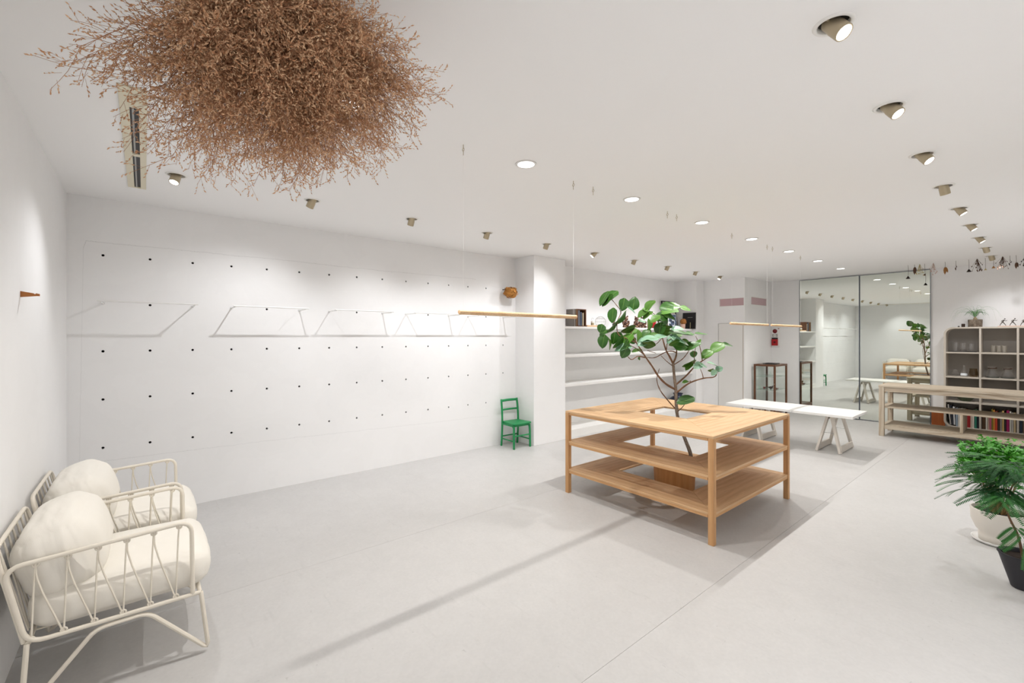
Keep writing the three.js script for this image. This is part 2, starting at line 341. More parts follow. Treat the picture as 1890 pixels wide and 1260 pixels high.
/* slot air outlet in the ceiling */
{
  const t = thing('air_outlet', 'long cream ceiling air outlet with two dark slots beside the dried bouquet', 'air vent', [-3.36, H, 0.04]);
  const x0 = -0.84, x1 = 0.84, s = [[-0.815, -0.105], [-0.06, 0.625]];
  mesh('frame', [bb(x0, x1, -0.008, 0, 0.014, 0.05, 0.002), bb(x0, x1, -0.008, 0, -0.05, -0.02, 0.002), bb(x0, s[0][0], -0.008, 0, -0.0205, 0.0145, 0.001), bb(s[0][1], s[1][0], -0.008, 0, -0.0205, 0.0145, 0.001), bb(s[1][1], x1, -0.008, 0, -0.0205, 0.0145, 0.001)], std({ color: 0xe3dbc4, roughness: 0.5 }), t);
  for (const [a, b] of s) {
    mesh('slot', [bb(a, b, -0.0015, 0, -0.02, 0.014)], M.black, t);
    mesh('louver', [bb(a + 0.004, b - 0.004, -0.0075, -0.0015, -0.002, 0.006, 0.001)], M.steel, t);
  }
}

/* ------------------------------------------------------------------ hanging rods and ceiling hooks */
function hook(parent, x, y, z) { return mesh('hook', [cyl(0.0022, 0.0022, 0.02, x, y - 0.01, z, 8), new THREE.TorusGeometry(0.008, 0.0018, 8, 16).translate(x, y - 0.028, z), bar([x, y - 0.036, z], [x, y - 0.06, z], 0.002, 6)], M.nickel, parent); }
[[-1.352, -2.322, 'wooden clothes rod hanging nearest the camera, left of the fig tree'], [-4.69, -5.665, 'wooden clothes rod hanging beside the fire alarm, left one of the far pair'], [-5.765, -6.77, 'wooden clothes rod hanging before the mirror edge, right one of the far pair']].forEach(([a, b, label]) => {
  const x = -2.095, y = 1.587, t = thing('hanging_rod', label, 'clothes rod', [x, y, (a + b) / 2], 0, 'hanging clothes rods');
  const h = (a - b) / 2;
  mesh('rod', lathe([[0, -h], [0.010, -h], [0.0135, -h + 0.004], [0.0135, h - 0.004], [0.010, h], [0, h]], 16).rotateX(Math.PI / 2), M.pine, t);
  for (const s of [-1, 1]) {
    const z = s * (h - 0.03);
    hook(t, 0, H - y, z);
    mesh('wire', bar([0, 0.0, z], [0, H - y - 0.03, z], 0.0005, 5), M.whiteGloss, t);
  }
});
[[-2.49, 'nearest of the empty hooks'], [-3.47, 'left hook of the near empty pair'], [-3.62, 'right hook of the near empty pair']].forEach(([z, l]) => {
  const t = thing('ceiling_hook', `small metal ceiling hook without a rod, ${l}`, 'hook', [-2.085, H, z], 0, 'empty ceiling hooks'); hook(t, 0, 0, 0);
});

/* ------------------------------------------------------------------ rails on the peg wall */
[[0, 2], [3, 5], [6, 8], [9, 11], [12, 14]].forEach(([a, b], i) => {
  const z0 = PEG_Z[a], z1 = PEG_Z[b], y = PEG_Y[1];
  const t = thing('wall_rail', `thin white rail on two pegs of the peg wall, ${ORD[i]} from the left wall`, 'wall rail', [XL, y, (z0 + z1) / 2], 0, 'rails on the peg wall');
  const h = (z0 - z1) / 2;
  for (const s of [-1, 1]) mesh('peg', [bar([-0.025, -0.001, s * h], [0.25, 0.0, s * h], 0.0055, 8), cyl(0.009, 0.009, 0.012, 0, 0, 0, 10).rotateZ(Math.PI / 2).translate(0.006, 0, s * h)], M.whiteGloss, t);
  mesh('rod', [bar([0.25, 0.006, -h - 0.02], [0.25, 0.006, h + 0.02], 0.0065, 10)], M.whiteGloss, t);
});
/* wooden hook on the left wall */
{
  const t = thing('wooden_hook', 'small notched wooden hook standing out from the left wall above the armchairs', 'hook', [-3.094, 1.652, ZN]);
  const s = new THREE.Shape([[0, -0.014], [0.05, -0.006], [0.056, -0.006], [0.056, 0.002], [0.047, 0.004], [0.043, -0.001], [0.038, 0.004], [0, 0.012]].map((p) => new THREE.Vector2(p[0] * 1.1, p[1])));
  mesh('arm', boxUV(new THREE.ExtrudeGeometry(s, { depth: 0.014, bevelEnabled: true, bevelSize: 0.001, bevelThickness: 0.001, bevelSegments: 1 }).translate(0, 0, -0.007).rotateY(Math.PI / 2), 'z'), std({ map: T_pine, color: 0xc99a66 }), t);
}

/* ------------------------------------------------------------------ shelves in the alcove */
[[1.565, 1.597, 'top'], [1.153, 1.187, 'second'], [0.735, 0.772, 'third']].forEach(([y0, y1, n]) => {
  const m = mesh('alcove_shelf', bb(XL, XC - 0.01, y0, y1, ZD0, ZC1, 0.003), M.whitePaint);
  tag(m, `long white ${n} shelf board in the alcove behind the fig tree`, 'shelf', 'alcove shelves');
});
tag(mesh('alcove_plinth', bb(XL, XC - 0.01, 0, 0.115, ZD0, ZC1, 0.003), M.whitePaint), 'low white plinth at the bottom of the shelf alcove', 'plinth');

/* ------------------------------------------------------------------ mirrors */
for (const [a, b, l] of [[-2.996, -2.077, 'left tall mirror panel beside the glass cabinet'], [-2.073, -1.168, 'right tall mirror panel behind the weathered bench']]) {
  const t = thing('wall_mirror', l, 'mirror', [(a + b) / 2, 0, ZF + 0.011], -0.016, 'tall mirror panels'), h = (b - a) / 2;
  mesh('glass', bb(-h + 0.006, h - 0.006, 0.016, 2.508, 0.002, 0.008), M.mirror, t);
  mesh('frame', [bb(-h, -h + 0.006, 0.01, 2.514, 0.001, 0.011), bb(h - 0.006, h, 0.01, 2.514, 0.001, 0.011), bb(-h, h, 0.01, 0.016, 0.001, 0.011), bb(-h, h, 2.508, 2.514, 0.001, 0.011)], M.mirrorEdge, t);
}
/* fire alarm panel */
{
  const t = thing('fire_alarm', 'white wall panel with red round lamp and red call box above the glass cabinet', 'fire alarm', [-3.41, 1.44, ZF]);
  mesh('panel', bb(-0.078, 0.078, -0.19, 0.19, 0, 0.02, 0.004), M.whiteGloss, t);
  mesh('red_lamp', lathe([[0, 0.022], [0.02, 0.02], [0.038, 0.01], [0.042, 0]], 20).rotateX(Math.PI / 2).translate(-0.01, 0.118, 0.02), std({ color: 0x7a1016, roughness: 0.25 }), t);
  mesh('speaker', [bb(-0.058, 0.04, 0.005, 0.062, 0.02, 0.024, 0.002)], std({ color: 0xa9a6a0 }), t);
  mesh('speaker_grille', cyl(0.028, 0.028, 0.004, 0, 0, 0, 20).rotateX(Math.PI / 2).translate(-0.009, 0.033, 0.026), std({ color: 0xd9d7d2 }), t);
  mesh('call_box', bb(-0.064, 0.046, -0.165, -0.04, 0.02, 0.04, 0.003), std({ color: 0xb3141a, roughness: 0.4 }), t);
  mesh('black_strip', bb(-0.062, 0.044, -0.04, -0.008, 0.02, 0.03, 0.002), M.black, t);
  mesh('call_button', cyl(0.02, 0.02, 0.006, 0, 0, 0, 16).rotateX(Math.PI / 2).translate(-0.009, -0.1, 0.043), std({ color: 0x5c0b10 }), t);
  mesh('indicator', bb(0.045, 0.07, 0.158, 0.172, 0.02, 0.024, 0.001), std({ color: 0x9a4a4a }), t);
}

/* ------------------------------------------------------------------ oak display table with three decks and a square well */
{
  const x0 = -2.866, x1 = -1.467, z0 = -4.45, z1 = -3.025, cx = (x0 + x1) / 2, cz = (z0 + z1) / 2, W = (x1 - x0) / 2, D = (z1 - z0) / 2;
  const t = thing('display_table', 'square oak display table with three decks round a fig tree', 'table', [cx, 0, cz]);
  const deck = (y, th, hole, rail, nm, inset) => {
    const [hx0, hx1, hz0, hz1] = hole, w = W - inset, d = D - inset, gp = 0.0006;
    const board = (pts, grain) => {
      const s = new THREE.Shape(pts.map((p) => new THREE.Vector2(...p)));
      const g = new THREE.ExtrudeGeometry(s, { depth: th - 0.002, bevelEnabled: true, bevelSize: 0.001, bevelThickness: 0.001, bevelSegments: 1, bevelOffset: -0.001 - gp });
      g.rotateX(Math.PI / 2).translate(0, y - 0.001, 0);
      return mesh(nm, boxUV(g, grain, y * 3 + (grain === 'x' ? pts[0][1] : pts[0][0])), M.oak, t);
    };
    board([[-w, d], [w, d], [hx1, hz1], [hx0, hz1]], 'x'); board([[-w, -d], [hx0, hz0], [hx1, hz0], [w, -d]], 'x');
    board([[w, d], [w, -d], [hx1, hz0], [hx1, hz1]], 'z'); board([[-w, -d], [-w, d], [hx0, hz1], [hx0, hz0]], 'z');
    const r = inset > 0.01 ? 0.038 : 0.006;
    for (const s of [-1, 1]) {
      mesh('rail', bx(2 * W - 2 * r - 0.075, rail, 0.022, 0, y - th - rail / 2, s * (D - 0.015), 0.0015, 'x'), M.oakEdge, t);
      mesh('rail', bx(0.022, rail, 2 * D - 2 * r - 0.075, s * (W - 0.015), y - th - rail / 2, 0, 0.0015, 'z'), M.oakEdge, t);
    }
  };
  const rel = (a, b, c, d) => [a - cx, b - cx, c - cz, d - cz];
  deck(0.759, 0.017, rel(-2.42, -1.94, -3.97, -3.52), 0.02, 'top_board', 0);
  deck(0.482, 0.016, rel(-2.53, -1.815, -4.09, -3.405), 0.02, 'shelf_board', 0.004);
  deck(0.222, 0.016, rel(-2.505, -1.80, -4.11, -3.36), 0.02, 'shelf_board', 0.004);
  for (const sx of [-1, 1]) for (const sz of [-1, 1]) mesh('leg', bx(0.04, 0.742, 0.04, sx * (W - 0.0195), 0.371, sz * (D - 0.0195), 0.002, 'y'), M.oakEdge, t);
}

/* ------------------------------------------------------------------ fig tree in its wooden planter */
function figLeafGeo(len, hw, seed) {
  const r = rng(seed), cup = 0.12 + r() * 0.2, droop = (r() - 0.3) * 0.35, nx = 7, ny = 4, pos = [], uv = [], idx = [];
  for (let i = 0; i <= nx; i++) {
    const s = i / nx;
    let w = Math.pow(Math.sin(Math.PI * Math.min(1, Math.pow(s, 0.72))), 0.62); if (i === 0) w = 0.12; if (i === nx) w = 0.02;
    for (let j = -ny; j <= ny; j++) {
      const q = j / ny, back = i === 0 ? -0.07 * Math.abs(q) * 4 * len * 0.3 : 0;
      pos.push((s - 0.5) * len + back * 0.3, q * w * hw, (cup * q * q * w * w * hw + Math.sin(s * 9 + q * 4) * 0.03 * hw) - droop * (s - 0.5) * (s - 0.5) * len); uv.push(s, q);
    }
  }
  const n = 2 * ny + 1; for (let i = 0; i < nx; i++) for (let j = 0; j < n - 1; j++) { const a = i * n + j; idx.push(a, a + n, a + 1, a + 1, a + n, a + n + 1); }
  const g = new THREE.BufferGeometry(); g.setAttribute('position', new THREE.Float32BufferAttribute(pos, 3)); g.setAttribute('uv', new THREE.Float32BufferAttribute(uv, 2)); g.setIndex(idx); g.computeVertexNormals();
  return g;
}
const TREE_BRANCHES = [[[[0.16,0.309,0.02],[0.14,0.38,0.02],[0.087,0.531,0.01],[0.03,0.718,0],[0.018,0.825,0],[0.014,0.967,0],[0.002,1.062,0],[-0.012,1.21,0]],0.0177,0.0118],[[[-0.012,1.204,0],[-0.052,1.27,0.02],[-0.085,1.323,0.03],[-0.117,1.441,0.02],[-0.14,1.559,0.0],[-0.145,1.643,-0.02]],0.0094,0.0035],[[[-0.012,1.204,0],[0.025,1.262,-0.03],[0.039,1.303,-0.05],[0.056,1.38,-0.08],[0.088,1.441,-0.1]],0.0094,0.0035],[[[0.036,1.303,-0.05],[-0.02,1.316,-0.02],[-0.097,1.306,0.03],[-0.201,1.26,0.06],[-0.277,1.261,0.08]],0.0059,0.003],[[[0.006,0.967,0],[-0.092,1.02,0.05],[-0.175,1.094,0.09],[-0.24,1.187,0.11],[-0.298,1.266,0.12],[-0.384,1.395,0.13],[-0.433,1.487,0.12]],0.0106,0.0047],[[[-0.298,1.263,0.12],[-0.381,1.276,0.16],[-0.448,1.25,0.2],[-0.49,1.282,0.22]],0.0059,0.003],[[[-0.323,1.297,0.12],[-0.387,1.349,0.1],[-0.439,1.377,0.08]],0.0047,0.0024],[[[-0.384,1.395,0.13],[-0.48,1.435,0.15],[-0.547,1.47,0.14],[-0.548,1.58,0.1],[-0.506,1.674,0.06],[-0.544,1.74,0.04],[-0.583,1.794,0.02]],0.0053,0.003],[[[-0.277,1.325,0.1],[-0.182,1.3,0.04]],0.0035,0.0024],[[[0.003,0.795,0],[-0.089,0.89,0.04],[-0.154,0.974,0.06],[-0.18,1.056,0.06],[-0.168,1.113,0.05],[-0.153,1.162,0.05]],0.0059,0.0024],[[[0.014,1.008,0],[0.131,1.094,-0.04],[0.211,1.17,-0.06],[0.287,1.224,-0.07],[0.379,1.287,-0.06],[0.401,1.333,-0.05]],0.0083,0.0035],[[[0.287,1.224,-0.07],[0.285,1.319,-0.1],[0.274,1.392,-0.12],[0.247,1.453,-0.12]],0.0047,0.0024],[[[0.211,1.17,-0.06],[0.184,1.269,0],[0.175,1.359,0.05]],0.0041,0.0024],[[[0.014,0.931,0],[0.106,1.032,0.08],[0.213,1.08,0.13],[0.304,1.097,0.15],[0.327,1.139,0.15]],0.0083,0.0035],[[[0.21,1.08,0.13],[0.201,1.12,0.13],[0.18,1.161,0.14]],0.0041,0.0024],[[[-0.006,1.19,0],[0.056,1.252,0.06],[0.087,1.314,0.1],[0.104,1.349,0.11]],0.0047,0.0024],[[[-0.015,1.18,0],[-0.057,1.225,-0.05],[-0.088,1.271,-0.1]],0.0041,0.0024],[[[0.02,0.754,0],[0.048,0.803,0.05],[0.07,0.836,0.06]],0.0047,0.003],[[[-0.14,1.559,0],[-0.156,1.658,-0.08],[-0.191,1.684,-0.12]],0.0035,0.0024],[[[-0.117,1.441,0.02],[-0.202,1.383,0.1],[-0.267,1.396,0.16]],0.0035,0.0024],[[[-0.506,1.674,0.06],[-0.489,1.709,0.07],[-0.439,1.743,0.08]],0.003,0.0018],[[[0.106,1.035,0.08],[0.126,1.05,0.06],[0.097,1.029,0.03]],0.003,0.0018],[[[-0.433,1.487,0.12],[-0.387,1.522,0.1]],0.0035,0.0024],[[[-0.085,1.323,0.03],[-0.093,1.418,0.12],[-0.036,1.441,0.15]],0.0041,0.0024]];
const TREE_LEAVES = [[-0.652,1.794,0.03,0.138,0.058,-2.1,1.22,1],[-0.59,1.816,0.0,0.154,0.065,-2.47,1.03,1],[-0.491,1.736,0.09,0.105,0.044,-1.76,0.06,0],[-0.393,1.752,0.08,0.11,0.046,1.39,0.3,0],[-0.189,1.739,-0.12,0.125,0.053,-2.24,1.14,2],[-0.584,1.638,0.08,0.124,0.052,-1.67,0.95,1],[-0.421,1.689,0.1,0.087,0.037,-0.67,1.11,3],[-0.53,1.613,0.12,0.152,0.064,-2.27,1.16,1],[-0.607,1.53,0.13,0.134,0.056,-2.33,1.15,1],[-0.705,1.521,0.16,0.07,0.036,-1.85,0.0,0],[-0.681,1.48,0.14,0.083,0.035,-2.44,1.05,1],[-0.687,1.405,0.17,0.11,0.046,-1.75,0.63,0],[-0.629,1.384,0.15,0.097,0.041,-1.47,1.14,2],[-0.589,1.433,0.15,0.097,0.041,-1.7,0.4,0],[-0.561,1.402,0.19,0.129,0.054,-2.25,0.95,1],[-0.477,1.418,0.16,0.13,0.055,-2.25,1.0,2],[-0.522,1.349,0.2,0.135,0.057,-2.89,1.16,3],[-0.518,1.313,0.24,0.099,0.042,-2.01,0.0,0],[-0.456,1.516,0.12,0.125,0.052,-2.78,0.96,0],[-0.373,1.455,0.14,0.102,0.043,-1.57,0.8,2],[-0.41,1.412,0.1,0.057,0.03,-1.03,0.0,1],[-0.375,1.325,0.1,0.085,0.036,-2.91,1.24,2],[-0.261,1.665,-0.1,0.106,0.045,-2.46,1.09,2],[-0.206,1.682,-0.12,0.109,0.046,-0.55,1.07,2],[-0.222,1.646,-0.08,0.105,0.044,-2.46,1.24,2],[-0.228,1.554,-0.02,0.106,0.044,-1.57,0.8,2],[-0.231,1.488,-0.02,0.066,0.028,-1.57,0.53,1],[-0.3,1.595,0.0,0.067,0.028,2.91,0.94,3],[-0.057,1.722,-0.05,0.121,0.051,-2.89,0.64,1],[0.015,1.731,-0.06,0.118,0.05,0.13,0.76,2],[-0.051,1.684,-0.0,0.158,0.067,-2.95,1.13,2],[-0.131,1.627,0.02,0.118,0.049,-2.93,0.62,0],[0.134,1.71,-0.08,0.094,0.04,-0.22,0.92,2],[-0.144,1.515,0.03,0.116,0.049,-1.74,0.61,0],[-0.077,1.538,0.04,0.085,0.036,-0.12,1.02,1],[-0.293,1.428,0.2,0.145,0.061,-2.98,1.19,3],[-0.297,1.385,0.22,0.104,0.044,-0.28,0.69,0],[-0.341,1.396,0.18,0.099,0.041,-2.63,0.7,3],[-0.165,1.45,0.12,0.103,0.043,0.14,1.16,3],[0.029,1.473,0.1,0.201,0.085,-0.07,1.35,1],[0.124,1.478,0.05,0.065,0.027,-0.15,1.03,1],[-0.007,1.516,0.08,0.099,0.042,-3.04,1.11,3],[-0.074,1.427,0.13,0.1,0.042,-2.32,1.12,3],[-0.029,1.416,0.17,0.117,0.049,-0.33,1.04,3],[-0.009,1.364,0.17,0.116,0.049,-0.12,0.66,1],[0.115,1.367,0.13,0.148,0.062,0.44,1.19,1],[0.288,1.475,-0.1,0.103,0.043,-0.05,1.32,1],[0.199,1.4,0.06,0.06,0.025,0.96,1.19,2],[0.32,1.287,-0.05,0.109,0.046,-2.49,0.89,2],[0.413,1.345,-0.05,0.131,0.055,-2.52,0.92,2],[0.512,1.369,-0.05,0.087,0.037,-0.12,1.09,0],[0.176,1.287,0.0,0.056,0.031,-1.39,0.0,1],[0.141,1.203,-0.02,0.126,0.053,-2.73,1.0,1],[0.141,1.173,-0.02,0.086,0.036,-2.36,1.23,2],[0.157,1.192,0.14,0.078,0.033,-2.62,0.58,3],[0.203,1.192,0.14,0.069,0.029,-0.43,1.08,3],[0.294,1.203,0.14,0.098,0.041,-0.35,1.32,3],[0.267,1.154,0.15,0.049,0.021,-2.94,0.85,1],[0.284,1.132,0.17,0.055,0.023,-2.23,0.48,3],[0.343,1.165,0.15,0.061,0.026,0.32,0.48,3],[0.087,1.035,0.03,0.052,0.022,-2.85,1.07,2],[0.069,0.872,0.08,0.151,0.063,-2.81,1.16,0],[-0.356,1.255,0.12,0.03,0.012,-1.41,0.98,1],[-0.209,1.453,0.05,0.078,0.033,-2.54,0.67,2],[0.02,1.453,0.0,0.106,0.045,0.34,1.13,2],[-0.061,1.483,-0.04,0.091,0.038,-2.55,0.73,2],[-0.624,1.774,0.05,0.13,0.055,-2.28,1.13,0],[-0.548,1.441,0.1,0.101,0.042,-2.08,0.7,1],[-0.411,1.488,0.06,0.104,0.044,-2.59,0.81,2],[-0.081,1.585,-0.05,0.105,0.044,-1.82,0.61,1],[-0.052,1.629,0.02,0.106,0.044,-0.34,0.88,1],[-0.192,1.61,0.05,0.095,0.04,-2.47,0.95,2],[-0.077,1.396,0.2,0.092,0.039,-2.77,0.8,1],[0.083,1.395,0.08,0.09,0.038,-0.39,0.83,2],[-0.294,1.47,0.1,0.087,0.036,-2.32,0.7,1],[-0.504,1.38,0.22,0.094,0.039,-2.1,0.74,1]];
{
  const t = thing('potted_fig_tree', 'leafy fig tree in a wooden planter growing up through the oak table', 'tree', [-2.18, 0, -3.745], TURN);
  mesh('planter', boxUV(lathe([[0, 0], [0.165, 0], [0.17, 0.006], [0.186, 0.33], [0.184, 0.34], [0.172, 0.34], [0.17, 0.3]], 40), 'y'), std({ map: T_oak, color: 0xe0bd92, roughness: 0.7 }), t);
  mesh('soil', lathe([[0, 0.305], [0.1, 0.303], [0.171, 0.296]], 24), M.soil, t);
  TREE_BRANCHES.forEach(([pts, r0, r1], i) => {
    if (i === 0) pts = [[0.15, 0.285, 0.02], ...pts.slice(1)];
    const c = smooth(pts);
    mesh(i ? 'branch' : 'trunk', sweep(c, Math.max(8, pts.length * 5), (s) => r0 + (r1 - r0) * s + 0.0006 * Math.sin(s * 40 + i), i ? 7 : 12), i ? M.twig : M.bark, t);
  });
  const r = rng(77);
  TREE_LEAVES.forEach(([x, y, z, len, hw, ang, tilt, tone], i) => {
    const m = mesh('leaf', figLeafGeo(len * 1.12, hw * 1.12, 100 + i), LEAF[tone], t);
    m.position.set(x, y, z);
    const up = tone === 3 || tone === 2 ? 1 : (r() < 0.5 ? 1 : -1);
    const q = new THREE.Quaternion().setFromAxisAngle(V(0, 0, 1), ang);
    const lengthwise = V(1, 0, 0).applyQuaternion(q);
    const roll = new THREE.Quaternion().setFromAxisAngle(lengthwise, (Math.cos(ang) > 0 ? -1 : 1) * up * tilt);
    m.quaternion.copy(roll.multiply(q));
    const mid = sweep(smooth([[-len * 0.62, 0, 0.0], [-len * 0.45, 0, 0.001], [0, 0, 0.0015], [len * 0.42, 0, 0.001]]), 6, (s) => 0.0016 * (1 - s * 0.7), 5);
    mesh('midrib', mid, std({ color: 0x8aa85a, roughness: 0.6 }), m);
  });
}

/* ------------------------------------------------------------------ white trestle table */
{
  for (const [a, b, l] of [[-2.95, -2.104, 'white table board lying on trestles, the half beside the oak table'], [-2.102, -1.46, 'white table board lying on trestles, the half nearer the mirror bench']])
    tag(mesh('table_board', bb(a, b, 0.468, 0.5, -7.1, -6.45, 0.003), M.whiteGloss), l, 'table board', 'white trestle boards');
  for (const [x, l] of [[-1.745, 'whitewashed wooden trestle under the right end of the white boards'], [-2.66, 'whitewashed wooden trestle half hidden behind the oak table']]) {
    const t = thing('trestle', l, 'trestle', [x, 0, -6.87], 0, 'whitewashed trestles');
    for (const s of [-1, 1]) {
      for (const e of [-1, 1]) mesh('leg', beam([s * 0.125, 0, e * 0.262], [s * 0.02, 0.45, e * 0.205], 0.066, 0.026, [0, 0, 1]), M.washed, t);
      mesh('foot_rail', beam([s * 0.12, 0.045, -0.24], [s * 0.12, 0.045, 0.24], 0.024, 0.072, [1, 0, 0]), M.washed, t);
      mesh('top_rail', beam([s * 0.024, 0.43, -0.2], [s * 0.024, 0.43, 0.2], 0.02, 0.05, [1, 0, 0]), M.washed, t);
    }
    for (const e of [-1, 1]) mesh('stay_wire', bar([-0.075, 0.24, e * 0.235], [0.075, 0.24, e * 0.235], 0.0022, 6), M.steel, t);
  }
}

/* ------------------------------------------------------------------ green child's chair */
{
  const t = thing('child_chair', 'small green painted wooden chair standing by the white column', 'chair', [-4.487, 0, -3.79], -0.03);
  const g = M.green, z = 0.135;
  for (const s of [-1, 1]) {
    mesh('back_leg', sweep(smooth([[-0.142, 0, s * z], [-0.128, 0.15, s * z], [-0.122, 0.32, s * z], [-0.13, 0.48, s * z * 0.99], [-0.148, 0.615, s * z * 0.97]]), 16, 0.0135, 8), g, t);
    mesh('front_leg', sweep(smooth([[0.13, 0, s * z], [0.128, 0.15, s * z], [0.124, 0.295, s * z * 0.97]]), 10, (q) => 0.0145 - 0.001 * q, 8), g, t);
    mesh('side_rail', beam([-0.12, 0.297, s * (z - 0.004)], [0.12, 0.297, s * (z - 0.004)], 0.018, 0.026, [0, 0, 1]), g, t);
    mesh('bracket', sweep(bent([[0.123, 0.2, s * (z - 0.004)], [0.118, 0.275, s * (z - 0.004)], [0.07, 0.296, s * (z - 0.004)]], 0.04), 10, 0.008, 6), g, t);
  }
  const ss = new THREE.Shape(); ss.moveTo(-0.125, -0.125); ss.lineTo(0.11, -0.15); ss.quadraticCurveTo(0.148, -0.15, 0.15, -0.11); ss.lineTo(0.15, 0.11); ss.quadraticCurveTo(0.148, 0.15, 0.11, 0.15); ss.lineTo(-0.125, 0.125); ss.closePath();
  mesh('seat', new THREE.ExtrudeGeometry(ss, { depth: 0.01, bevelEnabled: true, bevelSize: 0.004, bevelThickness: 0.004, bevelSegments: 2 }).rotateX(Math.PI / 2).translate(0, 0.325, 0), g, t);
  mesh('front_rail', beam([0.122, 0.297, -z + 0.01], [0.122, 0.297, z - 0.01], 0.018, 0.024, [1, 0, 0]), g, t);
  mesh('top_rail', sweep(smooth([[-0.144, 0.595, -z], [-0.156, 0.597, 0], [-0.144, 0.595, z]]), 12, 0.017, 8), g, t);
  mesh('middle_rail', sweep(smooth([[-0.131, 0.475, -z], [-0.142, 0.476, 0], [-0.131, 0.475, z]]), 12, 0.012, 8), g, t);
  mesh('stretcher', bar([0.128, 0.165, -z], [0.128, 0.165, z], 0.0095, 8), g, t);
  mesh('stretcher', bar([-0.126, 0.13, -z], [-0.126, 0.13, z], 0.009, 8), g, t);
  for (const s of [-1, 1]) mesh('stretcher', bar([-0.127, 0.1, s * z], [0.128, 0.1, s * z], 0.0085, 8), g, t);
}

/* ------------------------------------------------------------------ ivory wire armchairs */
function cushion(w, h, d, r, bulge, wr, seed, sag = 0, lengthwise = false) {
  let g = new THREE.BoxGeometry(w, h, d, 34, 12, 34); g.deleteAttribute('uv'); g.deleteAttribute('normal'); g = mergeVertices(g, 1e-5);
  const p = g.attributes.position, n = noise2(seed), uv = new Float32Array(p.count * 2), hw = [w / 2, h / 2, d / 2];
  for (let i = 0; i < p.count; i++) {
    const c = [p.getX(i), p.getY(i), p.getZ(i)], q = c.map((v, k) => v / hw[k]);
    const inner = c.map((v, k) => Math.max(-(hw[k] - r), Math.min(hw[k] - r, v))), df = V(c[0] - inner[0], c[1] - inner[1], c[2] - inner[2]);
    const dir = df.length() > 1e-6 ? df.clone().normalize() : V(0, 1, 0);
    const o = V(inner[0], inner[1], inner[2]).addScaledVector(dir, r);
    const bl = (a, b) => (1 - a * a) * (1 - b * b);
    o.y += Math.sign(q[1]) * bulge * bl(q[0], q[2]) * Math.abs(q[1]);
    o.x += Math.sign(q[0]) * bulge * 0.8 * bl(q[1], q[2]) * Math.pow(Math.abs(q[0]), 3);
    o.z += Math.sign(q[2]) * bulge * 0.8 * bl(q[0], q[1]) * Math.pow(Math.abs(q[2]), 3);
    const a = Math.atan2(q[2], q[0]) / 6.283 + 0.5;
    const a2 = Math.atan2(q[2], q[1]) / 6.283 + 0.5, f = Math.abs((lengthwise ? n(a2, (q[0] + 1) / 2.001, 11, 2, 3) : n(a, (q[1] + 1) / 2.001, 9, 3, 3)) - 0.5) * 2, f2 = n((q[0] + 1) / 2.01, (q[2] + 1) / 2.01, 7, 9, 3) - 0.5;
    o.addScaledVector(dir, wr * (1 - f * 1.8) * 0.6 + wr * f2);
    if (q[1] > 0) o.y -= sag * bl(q[0], q[2]);
    p.setXYZ(i, o.x, o.y, o.z); uv[2 * i] = o.x + o.y * 0.6; uv[2 * i + 1] = o.z + o.y * 0.6;
  }
  g.setAttribute('uv', new THREE.BufferAttribute(uv, 2)); g.computeVertexNormals();
  return g;
}
const seatGeo = cushion(0.555, 0.155, 0.585, 0.062, 0.018, 0.005, 301), backGeo = cushion(0.53, 0.285, 0.24, 0.085, 0.022, 0.007, 302, 0, true);
